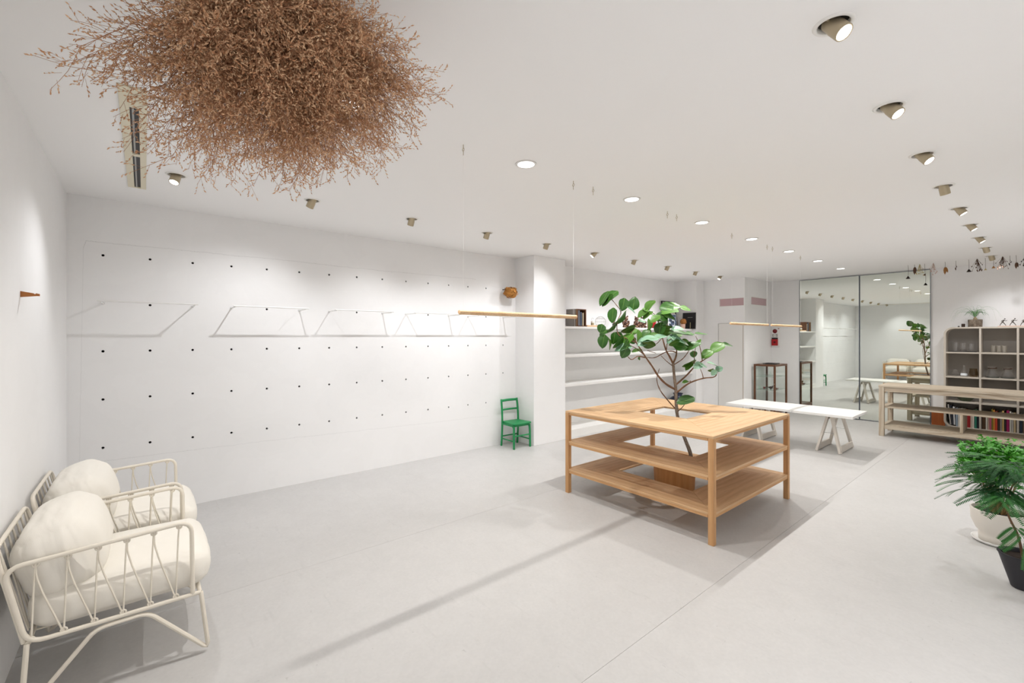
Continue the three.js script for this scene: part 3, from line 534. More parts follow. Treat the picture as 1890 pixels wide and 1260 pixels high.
function wireArmchair(xc, w, label) {
  const t = thing('wire_armchair', label, 'armchair', [xc, 0, 0], 0, 'ivory wire armchairs against the left wall'), R = 0.0088, mt = M.ivoryMetal;
  const x = w / 2;
  for (const s of [-1, 1]) {
    const X = s * x, zf = -0.165, zb = 0.405;
    const arm = mesh('arm_frame', sweep(bent([[X, 0.283, -0.2], [X, 0.285, 0.345], [X, 0.585, zb], [X, 0.617, zf], [X, 0.285, zf - 0.004]], 0.055), 90, R, 9), mt, t);
    const top = (z) => 0.617 - (z - zf) / (zb - zf) * 0.032;
    for (let k = 0; k < 6; k++) {
      const z = -0.12 + 0.088 * k, y1 = top(z), y0 = 0.285, wires = [sweep(new THREE.CatmullRomCurve3([V(X, y1, z), V(X, y1 - 0.07, z + 0.004), V(X, y0, Math.min(0.335, z + 0.012))]), 8, 0.0035, 6)];
      if (k > 0) wires.push(sweep(new THREE.CatmullRomCurve3([V(X, y1, z), V(X, y1 - 0.07, z - 0.004), V(X, y0, z - 0.088 + 0.012)]), 8, 0.0035, 6));
      wires.push(new THREE.TorusGeometry(0.0085, 0.0038, 6, 10).rotateY(Math.PI / 2).translate(X, y1 - 0.012, z), new THREE.TorusGeometry(0.0085, 0.0038, 6, 10).rotateY(Math.PI / 2).translate(X, y0 + 0.012, Math.min(0.335, z + 0.012)));
      mesh('lattice_wire', wires, mt, arm);
    }
    mesh('leg_frame', sweep(bent([[X, 0.284, -0.199], [X, 0.012, -0.229], [X, 0.262, -0.012], [X, 0.262, 0.15], [X, 0.012, 0.36], [X, 0.285, 0.343]], 0.035), 90, R, 9), mt, t);
  }
  const back = mesh('back_frame', sweep(bent([[-x + 0.012, 0.285, 0.352], [-x + 0.012, 0.655, 0.428], [x - 0.012, 0.655, 0.428], [x - 0.012, 0.285, 0.352]], 0.06), 70, R, 9), mt, t);
  for (let k = 0; k < 7; k++) { const a = -x + 0.07 + (w - 0.14) * k / 6; mesh('lattice_wire', [bar([a, 0.65, 0.427], [a - 0.03, 0.29, 0.353], 0.0035, 6), bar([a, 0.65, 0.427], [a + 0.03, 0.29, 0.353], 0.0035, 6)], mt, back); }
  mesh('seat_rail', bar([-x, 0.285, -0.195], [x, 0.285, -0.195], R, 9), mt, t);
  mesh('seat_rail', bar([-x, 0.285, 0.34], [x, 0.285, 0.34], R, 9), mt, t);
  for (let k = 0; k < 5; k++) { const a = -x + w * (k + 1) / 6; mesh('seat_wire', bar([a, 0.283, -0.195], [a, 0.283, 0.34], 0.004, 6), mt, t); }
  const sc = mesh('seat_cushion', seatGeo, M.linen, t); sc.position.set(0, 0.374, 0.055); sc.scale.x = (w - 0.02) / 0.585;
  const bc = mesh('back_cushion', backGeo, M.linen, t); bc.position.set(0, 0.548, 0.262); bc.rotation.x = 0.3; bc.scale.x = (w - 0.03) / 0.57;
  return t;
}
wireArmchair(-2.775, 0.61, 'ivory wire armchair with white cushions, the one nearest the camera');
wireArmchair(-3.49, 0.63, 'ivory wire armchair with white cushions, the far one by the peg wall');

/* ------------------------------------------------------------------ dried bouquet hanging from the ceiling */
{
  const t = thing('dried_bouquet', 'large brown dried flower bouquet hanging upside down from the ceiling', 'dried flowers', [-1.43, H, -0.31], TURN);
  const r = rng(909), stems = [], fl = [], UP = V(0, 1, 0);
  const seg = (pts, r0, r1, k) => stems.push(sweep(new THREE.CatmullRomCurve3(pts), Math.max(2, pts.length * 2 - 2), (s) => r0 + (r1 - r0) * s, k));
  const perp = (d) => { const a = V(r() - 0.5, r() - 0.5, r() - 0.5); a.addScaledVector(d, -a.dot(d)); return a.lengthSq() > 1e-6 ? a.normalize() : perp(d); };
  const dart = (p, d, s) => fl.push([p, d, s]);
  const NST = 360;
  for (let i = 0; i < NST; i++) {
    const az = r() * 6.283, k = Math.sqrt(r()), phi = k * 1.12;
    let dir = V(Math.sin(phi) * Math.cos(az), -Math.cos(phi), Math.sin(phi) * Math.sin(az) * 0.8);
    let L = 0.37 + 0.17 * r() - 0.07 * k;
    const left = dir.x < -0.45 && r() < 0.5; if (left) L += 0.1;
    const p0 = V((r() - 0.5) * 0.05, -0.03 - r() * 0.03, (r() - 0.5) * 0.05);
    const at = (s) => p0.clone().addScaledVector(dir, s * L).add(V(0, -(s * s) * 0.1 * Math.sin(phi), 0));
    const cap = (v) => { if (v.y > -0.012) v.y = -0.012 - r() * 0.01; return v; };
    seg([p0, cap(at(0.33)), cap(at(0.66)), cap(at(1))], 0.0013, 0.0005, 4);
    const nb = 8 + Math.floor(r() * 4);
    for (let b = 0; b < nb; b++) {
      const s = 0.3 + 0.7 * (b + r()) / nb, q = cap(at(s)), d = dir.clone().multiplyScalar(0.9).addScaledVector(perp(dir), 0.75).normalize();
      const bl = (0.08 + 0.09 * r()) * (1.15 - 0.45 * s), e = cap(q.clone().addScaledVector(d, bl).add(V(0, -0.012, 0)));
      seg([q, cap(q.clone().lerp(e, 0.5).addScaledVector(perp(d), 0.006)), e], 0.0007, 0.0004, 3);
      const nt = 6;
      for (let w = 0; w < nt; w++) {
        const f = (w + 0.6) / nt, a = q.clone().lerp(e, f), td = d.clone().addScaledVector(perp(d), 0.9).normalize(), tl = 0.018 + 0.026 * r(), c = cap(a.clone().addScaledVector(td, tl));
        stems.push(bar(a.toArray(), c.toArray(), 0.00035, 3));
        for (let m = 0; m < 3; m++) { const u = 0.45 + 0.55 * m / 2, bd = td.clone().addScaledVector(perp(td), 0.7).normalize(); dart(cap(a.clone().lerp(c, u).addScaledVector(bd, 0.002)), bd, 0.0036 + 0.0026 * r()); }
      }
    }
  }
  mesh('cord', [bar([0, 0, 0], [0, -0.05, 0], 0.003, 6), new THREE.TorusGeometry(0.026, 0.006, 6, 16).rotateX(Math.PI / 2).translate(0, -0.045, 0)], std({ color: 0x8a7a5e }), t);
  mesh('stems', merge(stems), std({ color: 0xb58462, roughness: 0.9 }), t, 'stuff');
  const im = new THREE.InstancedMesh(new THREE.OctahedronGeometry(1, 0), std({ color: 0xffffff, roughness: 0.95 }), fl.length);
  const mt = new THREE.Matrix4(), q = new THREE.Quaternion(), cA = new THREE.Color(0xc58d64), cB = new THREE.Color(0xecc8a2), cc = new THREE.Color();
  fl.forEach(([p, d, s], i) => { q.setFromUnitVectors(UP, d); mt.compose(p, q, V(s * 0.36, s, s * 0.36)); im.setMatrixAt(i, mt); im.setColorAt(i, cc.copy(cA).lerp(cB, r())); });
  im.name = 'florets'; im.userData.kind = 'stuff'; im.castShadow = im.receiveShadow = true; t.add(im);
}
/* dried hydrangea pinned into a peg hole */
{
  const t = thing('dried_hydrangea', 'orange brown dried hydrangea head pinned to the peg wall near the column', 'dried flower', [XL, 2.086, PEG_Z[14]]);
  mesh('stem', sweep(smooth([[-0.02, 0, 0], [0.05, 0.0, 0], [0.12, -0.03, -0.01]]), 8, 0.004, 6), std({ color: 0x4a3422 }), t);
  const r = rng(41), list = [];
  for (let i = 0; i < 420; i++) {
    const th = Math.acos(1 - 2 * (i + 0.5) / 420), ph = i * 2.39996, n = V(Math.sin(th) * Math.cos(ph), Math.cos(th), Math.sin(th) * Math.sin(ph));
    const R = 0.08 * (0.86 + 0.24 * r()) * (1 + 0.2 * Math.sin(n.z * 5 + 1) * Math.sin(n.y * 6 + 0.5));
    const g = new THREE.ConeGeometry(0.011 + 0.004 * r(), 0.004, 4, 1, true); g.rotateX((r() - 0.5) * 0.8).applyQuaternion(new THREE.Quaternion().setFromUnitVectors(V(0, -1, 0), n)); g.translate(n.x * R, n.y * R * 0.8, n.z * R * 1.05);
    list.push(g);
  }
  const h = mesh('flower_head', merge([...[[0, 0.015, 0.03, 0.05], [0.01, 0.02, -0.035, 0.05], [0.01, -0.03, -0.04, 0.046], [0, -0.02, 0.03, 0.044], [0.03, 0, 0, 0.05]].map(([x, y, z, s]) => new THREE.IcosahedronGeometry(s, 2).translate(x, y, z)), ...list]).translate(0.14, -0.045, -0.015), std({ color: 0xb9803e, roughness: 0.95, side: THREE.DoubleSide }), t); h.userData.label = 'crinkled orange brown petals';
}

/* ------------------------------------------------------------------ glass cabinet */
{
  const x0 = -3.45, x1 = -3.085, z0 = -9.24, z1 = -8.66, ht = 0.945, cx = (x0 + x1) / 2, cz = (z0 + z1) / 2, w = (x1 - x0) / 2, d = (z1 - z0) / 2, p = 0.03;
  const t = thing('glass_cabinet', 'small dark wooden glass cabinet standing beside the mirror', 'glass cabinet', [cx, 0, cz]);
  for (const sx of [-1, 1]) for (const sz of [-1, 1]) mesh('post', bx(p, ht, p, sx * (w - p / 2), ht / 2, sz * (d - p / 2), 0.002, 'y'), M.walnut, t);
  for (const [y, h] of [[ht - 0.0175, 0.035], [0.09, 0.05]]) for (const s of [-1, 1]) {
    mesh('rail', bx(2 * w - 2 * p, h, 0.024, 0, y, s * (d - 0.013), 0.002, 'x'), M.walnut, t); mesh('rail', bx(0.024, h, 2 * d - 2 * p, s * (w - 0.013), y, 0, 0.002, 'z'), M.walnut, t);
  }
  mesh('bottom', bx(2 * w - 0.05, 0.016, 2 * d - 0.05, 0, 0.1, 0, 0.001), M.walnut, t);
  for (const s of [-1, 1]) { mesh('pane', new THREE.PlaneGeometry(2 * w - 2 * p + 0.004, ht - 0.13).translate(0, 0.52, s * (d - 0.014)), M.glassTint, t); mesh('pane', new THREE.PlaneGeometry(2 * d - 2 * p + 0.004, ht - 0.13).rotateY(Math.PI / 2).translate(s * (w - 0.014), 0.52, 0), M.glassTint, t); }
  mesh('top_pane', new THREE.PlaneGeometry(2 * w - 0.05, 2 * d - 0.05).rotateX(-Math.PI / 2).translate(0, ht - 0.004, 0), M.glassTint, t);
  for (const y of [0.72, 0.48]) mesh('glass_shelf', bx(2 * w - 0.05, 0.006, 2 * d - 0.06, 0, y, 0, 0), std({ color: 0x9fb8ab, transparent: true, opacity: 0.45, roughness: 0.1 }), t);
  mesh('knob', new THREE.SphereGeometry(0.008, 10, 8).translate(w - 0.015, 0.6, d + 0.006), M.nickel, t);
  tag(mesh('flat_book', bx(0.2, 0.012, 0.26, 0, 0.006, 0, 0.002).translate(cx - 0.02, ht, cz - 0.08), M.darkMetal), 'thin dark flat book lying on top of the glass cabinet', 'book');
  const G = (name, label, cat, x, y, z, geo, mat) => { const m = mesh(name, geo, mat); m.position.set(x, y, z); tag(m, label, cat, 'small things in the glass cabinet'); };
  const bottle = lathe([[0, 0], [0.018, 0], [0.02, 0.005], [0.02, 0.05], [0.008, 0.062], [0.008, 0.08], [0.011, 0.082], [0.011, 0.09], [0, 0.09]], 14);
  G('glass_bottle', 'small clear stoppered bottle on the upper shelf of the glass cabinet', 'bottle', cx + 0.03, 0.7235, cz + 0.1, bottle, M.glassTint);
  G('glass_vial', 'thin tall glass vial on the upper shelf of the glass cabinet', 'vial', cx + 0.1, 0.7235, cz + 0.02, lathe([[0, 0], [0.01, 0], [0.011, 0.004], [0.011, 0.11], [0.009, 0.112]], 12), M.glassTint);
  G('dark_figurine', 'tiny dark bird shaped figurine on the lower shelf of the glass cabinet', 'figurine', cx + 0.04, 0.4835, cz + 0.1, [new THREE.SphereGeometry(0.026, 12, 8).scale(1.4, 0.8, 0.9).translate(0, 0.034, 0), new THREE.SphereGeometry(0.013, 10, 8).translate(0.03, 0.056, 0), new THREE.ConeGeometry(0.01, 0.04, 6).rotateZ(1.4).translate(-0.045, 0.038, 0), cyl(0.012, 0.014, 0.014, 0, 0.007, 0, 10)], std({ color: 0x33261f }));
  G('red_dish', 'little dark red dish on the lower shelf of the glass cabinet', 'dish', cx + 0.11, 0.4835, cz + 0.02, lathe([[0, 0], [0.02, 0], [0.04, 0.024], [0.038, 0.025], [0.018, 0.005], [0, 0.004]], 16), std({ color: 0x6b2323, roughness: 0.4 }));
  G('red_cup', 'tiny dark red cup beside the rear post in the glass cabinet', 'cup', cx - 0.07, 0.4835, cz + 0.1, lathe([[0, 0], [0.016, 0], [0.022, 0.035], [0.02, 0.035], [0.014, 0.004], [0, 0.004]], 14), std({ color: 0x7a2a2a, roughness: 0.4 }));
  G('glass_tumbler', 'small clear tumbler on the lower shelf of the glass cabinet', 'glass', cx - 0.13, 0.4835, cz + 0.16, lathe([[0, 0], [0.02, 0], [0.024, 0.05], [0.0225, 0.05], [0.019, 0.004], [0, 0.004]], 14), M.glassTint);
}

/* ------------------------------------------------------------------ weathered bench counter */
{
  const t = thing('weathered_bench', 'long weathered wooden counter bench with open shelves before the bookcase', 'bench', [-0.57, 0, -8.61]);
  const w = 1.0, d = 0.315, m = M.weather;
  const n = 4; for (let k = 0; k < n; k++) { const za = -d + 2 * d * k / n, zb = -d + 2 * d * (k + 1) / n; mesh('top_plank', bb(-w - 0.004, w + 0.004, 0.715, 0.74, za + 0.0006, zb - 0.0006, 0.003, 'x'), m, t); }
  for (const s of [-1, 1]) {
    mesh('apron', bb(-w + 0.004, w - 0.004, 0.65, 0.715, s * (d - 0.03) - 0.012, s * (d - 0.03) + 0.012, 0.002, 'x'), m, t);
    mesh('end_apron', bb(s * (w - 0.03) - 0.012, s * (w - 0.03) + 0.012, 0.65, 0.715, -d + 0.06, d - 0.06, 0.002, 'z'), m, t);
    mesh('bottom_rail', bb(-w + 0.06, w - 0.06, 0.105, 0.16, s * (d - 0.03) - 0.014, s * (d - 0.03) + 0.014, 0.003, 'x'), m, t);
    for (const e of [-1, 1]) mesh('leg', bx(0.06, 0.715, 0.06, s * (w - 0.03), 0.3575, e * (d - 0.03), 0.004, 'y'), m, t);
  }
  for (let k = 0; k < 3; k++) {
    const za = -d + 0.06 + (2 * d - 0.12) * k / 3, zb = -d + 0.06 + (2 * d - 0.12) * (k + 1) / 3;
    mesh('shelf_plank', bb(-w + 0.005, w - 0.005, 0.41, 0.43, za + 0.0006 - 0.012 * (k === 0), zb - 0.0006 + 0.012 * (k === 2), 0.002, 'x'), m, t);
    mesh('shelf_plank', bb(-w + 0.02, w - 0.02, 0.145, 0.165, za + 0.0006, zb - 0.0006, 0.002, 'x'), m, t);
  }
  mesh('divider', bb(-0.163, -0.135, 0.165, 0.41, -d + 0.07, d - 0.05, 0.002, 'y'), m, t);
}

/* ------------------------------------------------------------------ grey bookcase with rounded corners */
const BC = { x0: -0.99, x1: 0.48, y0: 0.09, y1: 1.592, z0: ZF + 0.005, z1: -9.3, th: 0.024 };
{
  const cx = (BC.x0 + BC.x1) / 2, w = (BC.x1 - BC.x0) / 2, dp = BC.z1 - BC.z0;
  const t = thing('bookcase', 'grey bookcase with rounded corners and open compartments on the mirror wall', 'bookcase', [cx, 0, BC.z0]);
  const rr = (a, y0, y1, r, C) => { const s = new C(); s.moveTo(-a + r, y0); s.lineTo(a - r, y0); s.absarc(a - r, y0 + r, r, -Math.PI / 2, 0); s.lineTo(a, y1 - r); s.absarc(a - r, y1 - r, r, 0, Math.PI / 2); s.lineTo(-a + r, y1); s.absarc(-a + r, y1 - r, r, Math.PI / 2, Math.PI); s.lineTo(-a, y0 + r); s.absarc(-a + r, y0 + r, r, Math.PI, Math.PI * 1.5); return s; };
  const s = rr(w, BC.y0, BC.y1, 0.105, THREE.Shape); s.holes.push(rr(w - BC.th, BC.y0 + BC.th, BC.y1 - BC.th, 0.085, THREE.Path));
  const shell = new THREE.ExtrudeGeometry(s, { depth: dp - 0.004, bevelEnabled: true, bevelSize: 0.002, bevelThickness: 0.002, bevelSegments: 1, bevelOffset: -0.002, curveSegments: 12 });
  mesh('shell', boxUV(toCreasedNormals(shell, 0.5), 'y'), M.plyEdge, t);
  mesh('back_panel', new THREE.ExtrudeGeometry(rr(w - 0.01, BC.y0 + 0.01, BC.y1 - 0.01, 0.095, THREE.Shape), { depth: 0.008, bevelEnabled: false, curveSegments: 12 }), M.greyCase, t);
  mesh('plinth', bb(-w + 0.12, w - 0.12, 0, BC.y0, 0.03, dp - 0.05), M.greyCase, t);
  const DX = [-0.61, -0.25, 0.11].map((x) => x - cx), SY = [1.222, 0.857, 0.489];
  const xs = [-w + BC.th, ...DX, w - BC.th];
  for (const x of DX) mesh('divider', bb(x - 0.011, x + 0.011, BC.y0 + BC.th, BC.y1 - BC.th, 0.008, dp - 0.004, 0.0015), M.plyEdge, t);
  for (const y of SY) for (let k = 0; k < 4; k++) mesh('shelf', bb(xs[k] + (k ? 0.011 : 0), xs[k + 1] - (k < 3 ? 0.011 : 0), y - 0.022, y, 0.008, dp - 0.004, 0.0015), M.plyEdge, t);
}
/* glassware and crockery on the bookcase shelves */
{
  const tumbler = (r, h) => lathe([[0, 0], [r * 0.85, 0], [r * 0.88, 0.004], [r, h], [r * 0.94, h], [r * 0.8, 0.008], [0, 0.008]], 20);
  const put = (name, label, cat, geo, mat, x, y, z, group) => { const m = mesh(name, geo, mat); m.position.set(x, y, z); return tag(m, label, cat, group); };
  const Y1 = 1.222, Y2 = 0.857, z = -9.42;
  put('drinking_glass', 'tall ribbed drinking glass, leftmost on the upper bookcase shelf', 'glass', tumbler(0.045, 0.14), M.glass, -0.872, Y1, z, 'glasses on the bookcase');
  put('drinking_glass', 'bulging drinking glass between two others in the top left compartment', 'glass', lathe([[0, 0], [0.03, 0], [0.042, 0.05], [0.04, 0.1], [0.036, 0.135], [0.034, 0.135], [0.038, 0.1], [0.04, 0.05], [0.028, 0.006], [0, 0.006]], 20), M.glass, -0.79, Y1, z, 'glasses on the bookcase');
  put('drinking_glass', 'narrow drinking glass, rightmost in the top left compartment', 'glass', lathe([[0, 0], [0.036, 0], [0.04, 0.03], [0.03, 0.09], [0.027, 0.125], [0.025, 0.125], [0.028, 0.09], [0.037, 0.03], [0, 0.006]], 20), M.glass, -0.71, Y1, z, 'glasses on the bookcase');
  put('slate_tray', 'thin black tray under the glasses in the top left compartment', 'tray', bx(0.3, 0.006, 0.2, 0, 0.003, 0, 0.001), M.black, -0.8, Y1 - 0.006 + 0.006, z, null);
  [[-0.486, 'left'], [-0.432, 'middle'], [-0.379, 'right']].forEach(([x, n]) => put('frosted_glass', `${n} one of three pale frosted tumblers on the upper bookcase shelf`, 'glass', tumbler(0.026, 0.1), phy({ color: 0xe6e2da, transmission: 0.8, thickness: 0, roughness: 0.35 }), x, Y1, z, 'frosted tumblers on the bookcase'));
  put('glass_jar', 'small round glass jar on the left of the middle bookcase shelf', 'jar', lathe([[0, 0], [0.036, 0], [0.042, 0.02], [0.042, 0.05], [0.026, 0.072], [0.026, 0.095], [0.024, 0.095], [0.024, 0.07], [0.038, 0.048], [0, 0.006]], 20), M.glass, -0.877, Y2, z, 'glass vessels on the bookcase');
  const b = thing('glass_bottle', 'slim glass bottle half full of white on the middle bookcase shelf', 'bottle', [-0.785, Y2, z], 0, 'glass vessels on the bookcase');
  mesh('body', lathe([[0, 0], [0.04, 0], [0.043, 0.01], [0.04, 0.05], [0.018, 0.11], [0.013, 0.15], [0.016, 0.165], [0.014, 0.165], [0.011, 0.15], [0.016, 0.11], [0.038, 0.05], [0, 0.006]], 20), M.glass, b);
  mesh('contents', lathe([[0, 0.004], [0.036, 0.006], [0.038, 0.02], [0.036, 0.045], [0, 0.046]], 18), std({ color: 0xe9eef2 }), b);
  put('storage_jar', 'amber tinted glass jar beside the bottle on the middle bookcase shelf', 'jar', lathe([[0, 0], [0.042, 0], [0.048, 0.03], [0.046, 0.07], [0.04, 0.1], [0.043, 0.12], [0.041, 0.12], [0.037, 0.1], [0.043, 0.07], [0.044, 0.03], [0, 0.006]], 20), phy({ color: 0xd9cdb2, transmission: 1, thickness: 0, roughness: 0.03 }), -0.686, Y2, z, 'glass vessels on the bookcase');
  [[-0.499, 'left glass pitcher with dark collar on the middle bookcase shelf', 0.6], [-0.348, 'right glass pitcher with dark collar on the middle bookcase shelf', -0.5]].forEach(([x, l, a]) => {
    const p = thing('glass_pitcher', l, 'pitcher', [x, Y2, z], a, 'glass vessels on the bookcase');
    mesh('body', lathe([[0, 0], [0.07, 0], [0.078, 0.012], [0.07, 0.05], [0.048, 0.11], [0.04, 0.145], [0.052, 0.178], [0.05, 0.178], [0.038, 0.145], [0.045, 0.11], [0.067, 0.05], [0.074, 0.014], [0, 0.008]], 28), M.glass, p);
    p.scale.setScalar(0.93);
    mesh('base_ring', lathe([[0, 0.001], [0.072, 0.001], [0.079, 0.014], [0.072, 0.02], [0, 0.014]], 24), phy({ color: 0x9aa09a, transmission: 0.8, thickness: 0, roughness: 0.05 }), p);
    mesh('collar', [new THREE.TorusGeometry(0.043, 0.006, 8, 24).rotateX(Math.PI / 2).translate(0, 0.145, 0), new THREE.SphereGeometry(0.012, 10, 8).translate(0.045, 0.15, 0.01)], std({ color: 0x4a3428 }), p);
  });
  put('green_bowl', 'dark green shallow bowl in the compartment above the books', 'bowl', lathe([[0, 0], [0.05, 0], [0.06, 0.006], [0.1, 0.06], [0.098, 0.062], [0.055, 0.01], [0, 0.008]], 24), std({ color: 0x3f4c34, roughness: 0.4 }), -0.77, 0.489, -9.44, null);
  /* on top */
  const yt = BC.y1;
  const pl = thing('potted_grass_palm', 'spiky grassy plant in a round grey stone pot on the bookcase', 'potted plant', [-0.67, yt, -9.45]);
  mesh('pot', lathe([[0, 0], [0.07, 0], [0.074, 0.004], [0.076, 0.105], [0.074, 0.11], [0.064, 0.11], [0.062, 0.09]], 28), M.concrete, pl);
  mesh('soil', lathe([[0, 0.1], [0.063, 0.095]], 16), M.soil, pl);
  mesh('bulb_stem', lathe([[0.026, 0.095], [0.022, 0.12], [0.012, 0.14], [0.008, 0.15], [0, 0.15]], 12), std({ color: 0x9a8462 }), pl);
  const r = rng(66), gm = [std({ color: 0x4f8a3a, side: THREE.DoubleSide }), std({ color: 0x8fae86, side: THREE.DoubleSide }), std({ color: 0x2f5a2c, side: THREE.DoubleSide })];
  for (let i = 0; i < 44; i++) {
    const az = r() * 6.283, far = i < 22, L = far ? 0.22 + 0.1 * r() : 0.07 + 0.07 * r(), rise = far ? 0.08 + 0.1 * r() : 0.07 + 0.05 * r(), cz = Math.sin(az) * 0.42, cxx = Math.cos(az);
    const pts = [[0, 0.14, 0], [cxx * L * 0.35, 0.14 + rise, cz * L * 0.35], [cxx * L * 0.75, 0.14 + rise * 0.9, cz * L * 0.75], [cxx * L, far ? 0.08 + 0.06 * r() : 0.12 + rise * 0.6, cz * L]];
    mesh('blade', sweep(smooth(pts), 10, (s) => (far ? 0.0012 : 0.0028) * (1 - s * 0.8), 4), gm[far ? 1 : i % 3 === 0 ? 2 : 0], pl);
  }
  put('brown_cup', 'small dark brown cup beside the stone plant pot', 'cup', lathe([[0, 0], [0.017, 0], [0.02, 0.004], [0.021, 0.045], [0.018, 0.05], [0.012, 0.048], [0, 0.046]], 16), std({ color: 0x3d2a20 }), -0.793, yt, -9.44, null);
  put('tiny_pebble', 'tiny dark pebble at the left corner on top of the bookcase', 'pebble', new THREE.IcosahedronGeometry(0.011, 1).translate(0, 0.009, 0), std({ color: 0x55504a }), -0.84, yt, -9.42, null);
  put('display_board', 'thin pale pink board under the running figurines on the bookcase', 'board', bb(-0.445, 0.1, 0, 0.01, -0.05, 0.05, 0.001).translate(0, 0, 0), std({ color: 0xe8c3ae }), 0, yt, -9.45, null);
  [[-0.40, 'left'], [-0.305, 'middle'], [-0.205, 'right']].forEach(([x, n], i) => {
    const cap = (a, b, ra, rb) => bar(a, b, ra, 7, rb), g = [cap([0, 0.058, 0], [0.016, 0.086, 0], 0.0075, 0.009), new THREE.SphereGeometry(0.0078, 10, 8).translate(0.023, 0.1, 0), cap([0, 0.058, 0.003], [0.02, 0.034, 0.003], 0.006, 0.0045), cap([0.02, 0.034, 0.003], [0.034, 0.006, 0.003], 0.0042, 0.003), cap([0, 0.058, -0.003], [-0.016, 0.032, -0.003], 0.006, 0.0042), cap([-0.016, 0.032, -0.003], [-0.026, 0.001, -0.003], 0.004, 0.003), cap([0.014, 0.084, 0.008], [0.034, 0.07, 0.01], 0.0035, 0.003), cap([0.034, 0.07, 0.01], [0.046, 0.082, 0.01], 0.003, 0.0025), cap([0.013, 0.084, -0.008], [-0.006, 0.078, -0.012], 0.0035, 0.003), cap([-0.006, 0.078, -0.012], [-0.012, 0.062, -0.012], 0.003, 0.0025), new THREE.SphereGeometry(0.009, 8, 6).translate(0.001, 0.057, 0)];
    put('runner_figurine', `${n} dark running figurine on the pink board`, 'figurine', g, std({ color: 0x4d4640, roughness: 0.5 }), x, yt + 0.01, -9.45, 'running figurines');
  });
}
/* books in the lowest compartments */
{
  const B = [ // x0, x1, height, colour, lean, words
    [-0.925, -0.91, 0.30, 0xb9b6b0, 0.09, 'tall thin pale grey'], [-0.906, -0.888, 0.29, 0x2a2f3a, 0.07, 'thin dark navy'], [-0.884, -0.866, 0.27, 0xd7d8da, 0.04, 'pale silver'], [-0.861, -0.842, 0.27, 0x9fb0c0, 0, 'pale blue'], [-0.838, -0.815, 0.265, 0xe4ded4, 0, 'cream'], [-0.811, -0.787, 0.27, 0xcbc4b8, 0, 'stone coloured'],
    [-0.783, -0.768, 0.265, 0xe6e0d6, 0, 'thin white'], [-0.765, -0.752, 0.25, 0xd1543c, 0, 'thin orange red'], [-0.749, -0.712, 0.25, 0x9c1218, 0, 'thick crimson'], [-0.709, -0.694, 0.24, 0xd0b8a8, 0, 'thin beige pink'], [-0.691, -0.672, 0.25, 0xe9ded0, 0, 'ivory'], [-0.668, -0.646, 0.27, 0x2c7a66, 0, 'teal green'], [-0.642, -0.626, 0.24, 0x1a2029, 0, 'slim black'],
    [-0.594, -0.56, 0.245, 0x5a4028, 0, 'thick brown'], [-0.556, -0.538, 0.24, 0xd9d2c4, 0, 'slim off white'], [-0.534, -0.52, 0.24, 0xc9a090, 0, 'slim salmon'], [-0.517, -0.502, 0.245, 0xc2607a, 0, 'slim pink'], [-0.499, -0.485, 0.30, 0x8a7a2c, 0, 'tall olive yellow'], [-0.482, -0.468, 0.29, 0xe0943a, 0, 'tall amber'], [-0.465, -0.444, 0.27, 0xd0482c, 0, 'orange red'], [-0.44, -0.42, 0.25, 0x3a2c24, 0, 'dark brown'], [-0.417, -0.4, 0.265, 0x9a9186, 0, 'taupe'],
    [-0.397, -0.38, 0.29, 0xd0b070, 0, 'tan yellow'], [-0.377, -0.36, 0.25, 0x2a2524, 0, 'black brown'], [-0.356, -0.33, 0.30, 0x9e1457, 0, 'magenta'], [-0.327, -0.312, 0.29, 0xd8d2c6, 0, 'tall ivory'], [-0.309, -0.292, 0.275, 0xb9b4aa, 0, 'light grey'], [-0.289, -0.27, 0.275, 0xc9b48c, 0, 'wheat coloured'],
    [-0.234, -0.21, 0.27, 0x2c3446, 0, 'dark blue'], [-0.206, -0.17, 0.26, 0x7c6a58, 0, 'thick mocha'],
  ];
  const y = BC.y0 + BC.th, rd = rng(15), boxes = new Map();
  B.forEach(([a, b, h, c, lean, words]) => {
    const w = b - a, d = 0.17 + 0.03 * rd(), t = thing('book', `${words} book standing in the lowest row of the bookcase`, 'book', [(a + b) / 2, y + 0.0005 + Math.sin(lean) * w * 0.5 + (a < -0.87 ? 0.018 : 0), -9.325 - d / 2], 0, 'books in the bookcase');
    t.rotation.z = lean;
    mesh('cover', [bx(0.0022, h, d, -w / 2 + 0.0011, h / 2, 0, 0), bx(0.0022, h, d, w / 2 - 0.0011, h / 2, 0, 0), bx(w, h, 0.0025, 0, h / 2, d / 2 - 0.0012, 0)], std({ color: c, roughness: 0.6 }), t);
    mesh('pages', bx(w - 0.0045, h - 0.008, d - 0.008, 0, h / 2, -0.001, 0), std({ color: 0xe9e2d2, roughness: 0.95 }), t);
  });
}
tag(mesh('wooden_board', boxUV(bb(-1.155, -1.0, 0, 0.29, ZF + 0.02, ZF + 0.05, 0.002), 'y'), M.board), 'upright orange brown wooden board leaning between mirror and bookcase', 'board');

